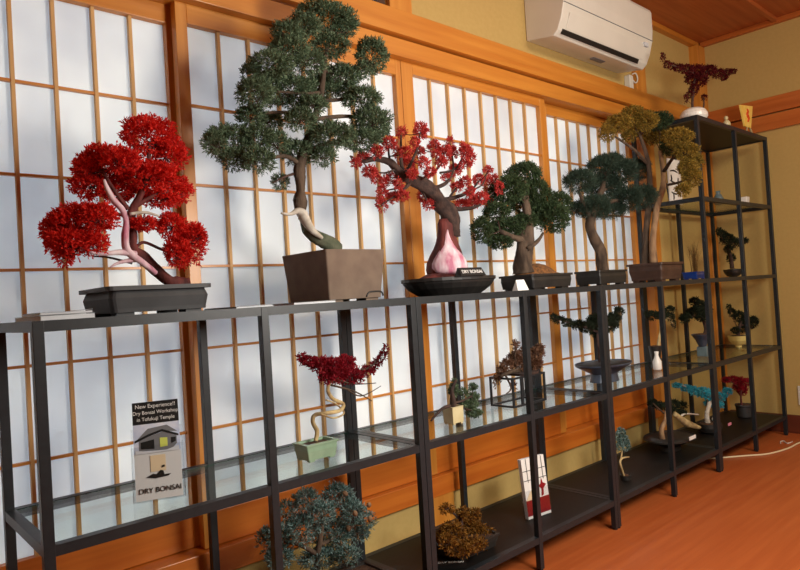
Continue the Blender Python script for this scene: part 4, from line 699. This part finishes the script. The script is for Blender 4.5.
t = bonsai('amber', 'amber-brown spreading bonsai in a black tray on the bottom shelf', (1.53, 1.44, .112), 'l_amber', 'tuft', 'bark_dark', 29, .85, pads_split=False, per=8, tr=.0012)
rect_pot(t, .20, .13, .042, 'tray_dark', -.02, 0, base=.85, rim=.006, lip=.004)
np2 = thing('name_plate', 'black name plate with a white strip of lettering at the amber bonsai', 'name plate', (1.385, 1.385, .1125), rz=-.75)
MB().box(-.045, .045, -.014, .012, 0, .016).build('plate', 'ink', np2)
text('DRY BONSAI', .0135, 'white_ink', np2, (0, -.002, .0165), (0, 0, 0), bold=.0)

# ================================================================ UNIT 1
t = bonsai('shoot', 'crimson bonsai with coiled wiry trunk in a celadon pot', (.973, 1.451, .517), 'l_crimson', 'leaf', 'bark', 30, 1.5, pads_split=False, per=3, tr=.0008, mats={0: 'pale_wood', 5: 'pale_wood'})
rect_pot(t, .104, .070, .046, 'celadon', base=.84, rim=.005, lip=.004, c=.10)
t = bonsai('blueb', 'frosted blue-green bush with brown cones on the bottom shelf', (1.03, 1.5, .112), 'l_blue', 'juniper', 'bark', 31, .95, per=12, tr=.0012, twigm='trunk_tan')
rect_pot(t, .15, .11, .045, 'tray_dark', .08, -.01, base=.85, rim=.006, lip=.004)
rng = random.Random(4)
for k in range(5):
    p = rng.choice(TREES['blueb'][0][:5]); x = p[0] + rng.uniform(-.03, .03); z = p[2] + rng.uniform(-.03, .03); y = p[1] - .05 + rng.uniform(-.01, .01)
    c = MB().lathe([(.002, -.008), (.005, -.005), (.007, 0), (.006, .005), (.002, .009)], 0, 0, 10).build('cone', 'trunk_tan', t, smooth=True, loc=(x, y, z)); c.rotation_euler = (rng.uniform(-.6, .6), rng.uniform(-.6, .6), 0)

# ---------------------------------------------------------------- brochure stands
A = math.radians(-21)
t = thing('brochure_holder', 'clear acrylic holder of bonsai workshop leaflets on the glass shelf', 'brochure holder', (.548, 1.437, .517), rz=A)
W = .110
TL = math.radians(15)     # lean back
def lean(y, z): return (y + z * math.tan(TL))
def lbox(x0, x1, y0, y1, z0, z1, name, m, par):
    v = [(x, lean(y, z), z) for z in (z0, z1) for (x, y) in ((x0, y0), (x1, y0), (x1, y1), (x0, y1))]
    return MB().add(v, [(0, 3, 2, 1), (4, 5, 6, 7), (0, 1, 5, 4), (1, 2, 6, 5), (2, 3, 7, 6), (3, 0, 4, 7)]).build(name, m, par)
h = W / 2
lbox(-h, h, -.002, 0, .002, .115, 'front_wall', 'clear', t)
lbox(-h, h, .024, .026, .002, .150, 'back_wall', 'clear', t)
lbox(-h, -h + .002, 0, .024, .002, .115, 'side_wall', 'clear', t); lbox(h - .002, h, 0, .024, .002, .115, 'side_wall', 'clear', t)
lbox(-h, h, -.002, .026, 0, .002, 'bottom', 'clear', t)
lf = thing('leaflet_stack', 'stack of leaflets picturing a house, in the clear holder', 'leaflet', (.548, 1.437, .5192), rz=A)
hh = .049
lbox(-hh, hh, .003, .022, .0005, .205, 'leaflets', 'page', lf)
lbox(-hh, hh, .0015, .003, .0005, .208, 'cover', 'paper_white', lf)
lbox(-hh, hh, .0008, .0015, .160, .208, 'title_band', 'ink', lf)
lbox(-hh, hh, .0008, .0015, .098, .160, 'sky_picture', 'sky_print', lf)
def lpt(x, z, e=.0): return (x, lean(.0004 - e, z), z)
def lpoly(pts, name, m, e=0.0, th=.0004):
    n = len(pts); v = [(x, lean(.0006 - e, z), z) for x, z in pts] + [(x, lean(.0006 - e - th, z), z) for x, z in pts]
    f = [tuple(range(n)), tuple(range(2 * n - 1, n - 1, -1))] + [(i, i + n, (i + 1) % n + n, (i + 1) % n) for i in range(n)]
    return MB().add(v, f).build(name, m, lf)
lpoly([(-.038, .104), (.030, .100), (.042, .112), (.042, .128), (.012, .140), (-.038, .128)], 'house_wall', 'ink_grey')
lpoly([(-.044, .126), (-.018, .150), (.022, .154), (.044, .138), (.012, .142), (-.018, .134)], 'house_roof', 'ink_grey', .0004)
lpoly([(-.046, .122), (-.018, .133), (.012, .141), (.046, .128), (.046, .132), (.012, .146), (-.018, .138), (-.046, .127)], 'roof_edge', 'ink', .0008)
lpoly([(-.034, .108), (-.006, .106), (-.006, .126), (-.034, .122)], 'house_window', 'ink', .0008)
lpoly([(.006, .108), (.022, .109), (.022, .127), (.006, .128)], 'house_window', 'yellow_print', .0008)
lpoly([(.030, .113), (.040, .117), (.040, .126), (.030, .126)], 'house_window', 'ink', .0008)
lpoly([(-.046, .098), (.046, .098), (.046, .108), (.02, .101), (-.02, .102), (-.046, .106)], 'house_garden', 'page', .0010)
lpoly([(-.016, .058), (.016, .058), (.016, .092), (-.016, .092)], 'beige_square', 'beige_print')
sil = MB()
lpoly([(-.026, .048), (-.012, .054), (-.004, .052), (.004, .060), (.010, .058), (.012, .050), (.026, .050), (.020, .046), (-.006, .044)], 'tree_picture', 'ink', .0006)
lpoly([(.006, .064), (.014, .066), (.013, .070), (.007, .069)], 'seal', 'ink', .0006)
RX = math.radians(90) - TL
text('DRY BONSAI', .0155, 'ink', lf, lpt(.002, .020, .0006), (RX, 0, 0), bold=.0)
text('New Experience!!', .0125, 'white_ink', lf, lpt(0, .1985, .0003), (RX, 0, 0), bold=.0, sx=.95)
text('Dry Bonsai Workshop', .0115, 'white_ink', lf, lpt(0, .1845, .0003), (RX, 0, 0), bold=.0, sx=.92)
text('in Tofukuji Temple', .0115, 'white_ink', lf, lpt(0, .1705, .0003), (RX, 0, 0), bold=.0, sx=.92)

t = thing('brochure_holder', 'clear acrylic holder with a white and dark red leaflet on the bottom shelf', 'brochure holder', (1.903, 1.435, .112), rz=math.radians(-8))
TL = math.radians(6)
W = .122; h = W / 2
lbox(-h, h, -.002, 0, .002, .10, 'front_wall', 'clear', t); lbox(-h, h, .020, .022, .002, .15, 'back_wall', 'clear', t)
lbox(-h, -h + .002, 0, .020, .002, .10, 'side_wall', 'clear', t); lbox(h - .002, h, 0, .020, .002, .10, 'side_wall', 'clear', t)
lbox(-h, h, -.002, .022, 0, .002, 'bottom', 'clear', t)
lf = thing('leaflet_stack', 'white and dark red leaflets with thin black window lines', 'leaflet', (1.903, 1.435, .1142), rz=math.radians(-8))
hh = .057
lbox(-hh, hh, .003, .018, .0005, .206, 'leaflets', 'page', lf); lbox(-hh, hh, .0015, .003, .0005, .208, 'cover', 'paper_white', lf)
lbox(-hh, hh, .0008, .0015, .010, .064, 'red_band', 'red_print', lf)
for x in (-.036, -.012, .014, .040): lpoly([(x - .0012, .125), (x + .0012, .125), (x + .0012, .207), (x - .0012, .207)], 'window_line', 'ink')
for z in (.132, .165): lpoly([(-hh, z - .001), (hh, z - .001), (hh, z + .001), (-hh, z + .001)], 'window_line', 'ink', .0002)
lpoly([(-.056, .064), (-.026, .064), (-.018, .100), (-.036, .090)], 'picture_shape', 'beige_print')
lpoly([(.020, .066), (.032, .070), (.034, .092), (.050, .104), (.034, .112), (.028, .130), (.022, .110), (.010, .104), (.024, .092)], 'picture_tree', 'red_print', .0003)

# ================================================================ AIR CONDITIONER
t = thing('air_conditioner', 'white wall-mounted air conditioner above the orange beam', 'air conditioner', (2.405, 1.719, 2.016))
prof = [(0, .024), (-.142, 0), (-.165, .020), (-.186, .066), (-.203, .128), (-.208, .180), (-.208, .270), (-.200, .288), (-.180, .294), (0, .294)]
W = .787
MB().rings([[(x, y, z) for y, z in prof] for x in (0, W)]).build('casing', 'white', t, bevel=.004)
# front panel seam, air flap and outlet slot
MB().add([(.0, -.2012, .1265), (W, -.2012, .1265), (W, -.2055, .1300), (0, -.2055, .1300)], [(0, 1, 2, 3)])
MB().box(.001, W - .001, -.2060, -.2000, .1265, .1285).build('panel_seam', 'ink_grey', t)
def acq(x0, x1, s0, s1, off, name, m):
    # quads laid on the slanted lower front between profile parameters
    a = np.array([-.165, .020]); b = np.array([-.186, .066]); n = np.array([-.91, -.41])
    p0 = a + (b - a) * s0 + n * off; p1 = a + (b - a) * s1 + n * off; q0 = p0 - n * .004; q1 = p1 - n * .004
    return MB().add([(x0, *p0), (x1, *p0), (x1, *p1), (x0, *p1), (x0, *q0), (x1, *q0), (x1, *q1), (x0, *q1)], [(0, 1, 2, 3), (7, 6, 5, 4), (0, 4, 5, 1), (1, 5, 6, 2), (2, 6, 7, 3), (3, 7, 4, 0)]).build(name, m, t)
acq(.03, W - .09, -.25, .18, .0015, 'outlet_slot', 'dark')
acq(.05, W - .06, .25, 1.6, .002, 'air_flap', 'white')
MB().box(.42, .52, -.085, -.060, .0065, .011).build('bottom_vent', 'ink_grey', t)
MB().box(W - .09, W - .055, -.2075, -.196, .085, .105).build('indicator', 'page', t)
t = thing('pipe_cover', 'white pipe end with a small loop under the air conditioner', 'pipe', (3.29, 1.703, 1.96))
MB().rect([(.020, .016, 0), (.020, .016, .075), (.017, .013, .08)], -.01, 0, .2).build('cover', 'white', t)
MB().tube([(.0, -.012, .062, .004), (.03, -.014, .045, .004), (.055, -.014, .058, .004), (.058, -.014, .082, .004), (.04, -.014, .098, .004), (.01, -.012, .088, .004)], n=8).build('loop', 'white', t, smooth=True)

# ================================================================ FLOOR, OUTLET
cb = MB().tube([(3.22, 1.62, .005, .0045), (3.30, 1.53, .005, .0045), (3.38, 1.45, .005, .0045), (3.52, 1.338, .005, .0045), (3.62, 1.262, .005, .0045), (3.78, 1.222, .005, .0045), (3.92, 1.215, .005, .0045), (4.05, 1.19, .005, .0045), (4.15, 1.12, .005, .0045), (4.176, 1.02, .005, .0045)], n=8, sub=6).build('power_cable', 'cable', smooth=True)
tag(cb, 'cream power cable curving over the floor from under the tall shelf', 'cable')
t = thing('cable_tie', 'small white loop of cable tie lying on the floor near corner', 'cable tie', (3.94, 1.275, .0))
MB().tube([(-.05, .015, .0025, .0025), (-.01, .028, .0025, .0025), (.015, .02, .0025, .0025), (-.01, .005, .0025, .0025), (-.03, -.015, .0025, .0025), (.02, -.022, .0025, .0025)], n=6, sub=6).build('tie', 'white_pot', t, smooth=True)
t = thing('wall_outlet', 'cream wall outlet plate low on the right wall', 'outlet', (XR, 1.245, .165))
MB().box(-.007, 0, -.035, .035, 0, .11).build('plate', 'white', t, bevel=.002)
for z in (.03, .07): MB().box(-.0078, -.007, -.012, .012, z, z + .012).build('socket', 'ink_grey', t)

# ================================================================ LIGHT
w = bpy.data.worlds.new('sky'); SC.world = w; w.use_nodes = True
nt = w.node_tree; nt.nodes.clear()
wo = nt.nodes.new('ShaderNodeOutputWorld'); bg = nt.nodes.new('ShaderNodeBackground')
bg.inputs[0].default_value = (.70, .85, 1.0, 1); bg.inputs[1].default_value = SKY
nt.links.new(bg.outputs[0], wo.inputs[0])
def area(name, loc, target, size, power, col):
    l = bpy.data.lights.new(name, 'AREA'); l.energy = power; l.color = col; l.size = size; l.shape = 'DISK'
    o = bpy.data.objects.new(name, l); COL.objects.link(o); o.location = loc
    o.rotation_euler = (Vector(target) - Vector(loc)).to_track_quat('-Z', 'Y').to_euler()
    return o
for a in LAMPS: area(*a)

# ================================================================ CAMERA
cd = bpy.data.cameras.new('camera'); cam = bpy.data.objects.new('camera', cd); COL.objects.link(cam)
cd.sensor_width = 36; cd.lens = 648.3 / 800 * 36; cd.clip_start = .02
yaw, pit, rol = map(math.radians, (47.9412, 1.05966, -3.5564))
fw = Vector((math.cos(yaw) * math.cos(pit), math.sin(yaw) * math.cos(pit), math.sin(pit)))
r0 = Vector((math.sin(yaw), -math.cos(yaw), 0)); u0 = r0.cross(fw)
r_ = r0 * math.cos(rol) + u0 * math.sin(rol); u_ = -r0 * math.sin(rol) + u0 * math.cos(rol)
m = Matrix((r_, u_, -fw)).transposed().to_4x4(); m.translation = Vector((0, 0, .93))
cam.matrix_world = m
SC.camera = cam
SC.view_settings.view_transform = 'Standard'; SC.view_settings.look = 'None'; SC.view_settings.gamma = 1
SC.view_settings.exposure = EXPO; SC.view_settings.use_curve_mapping = False
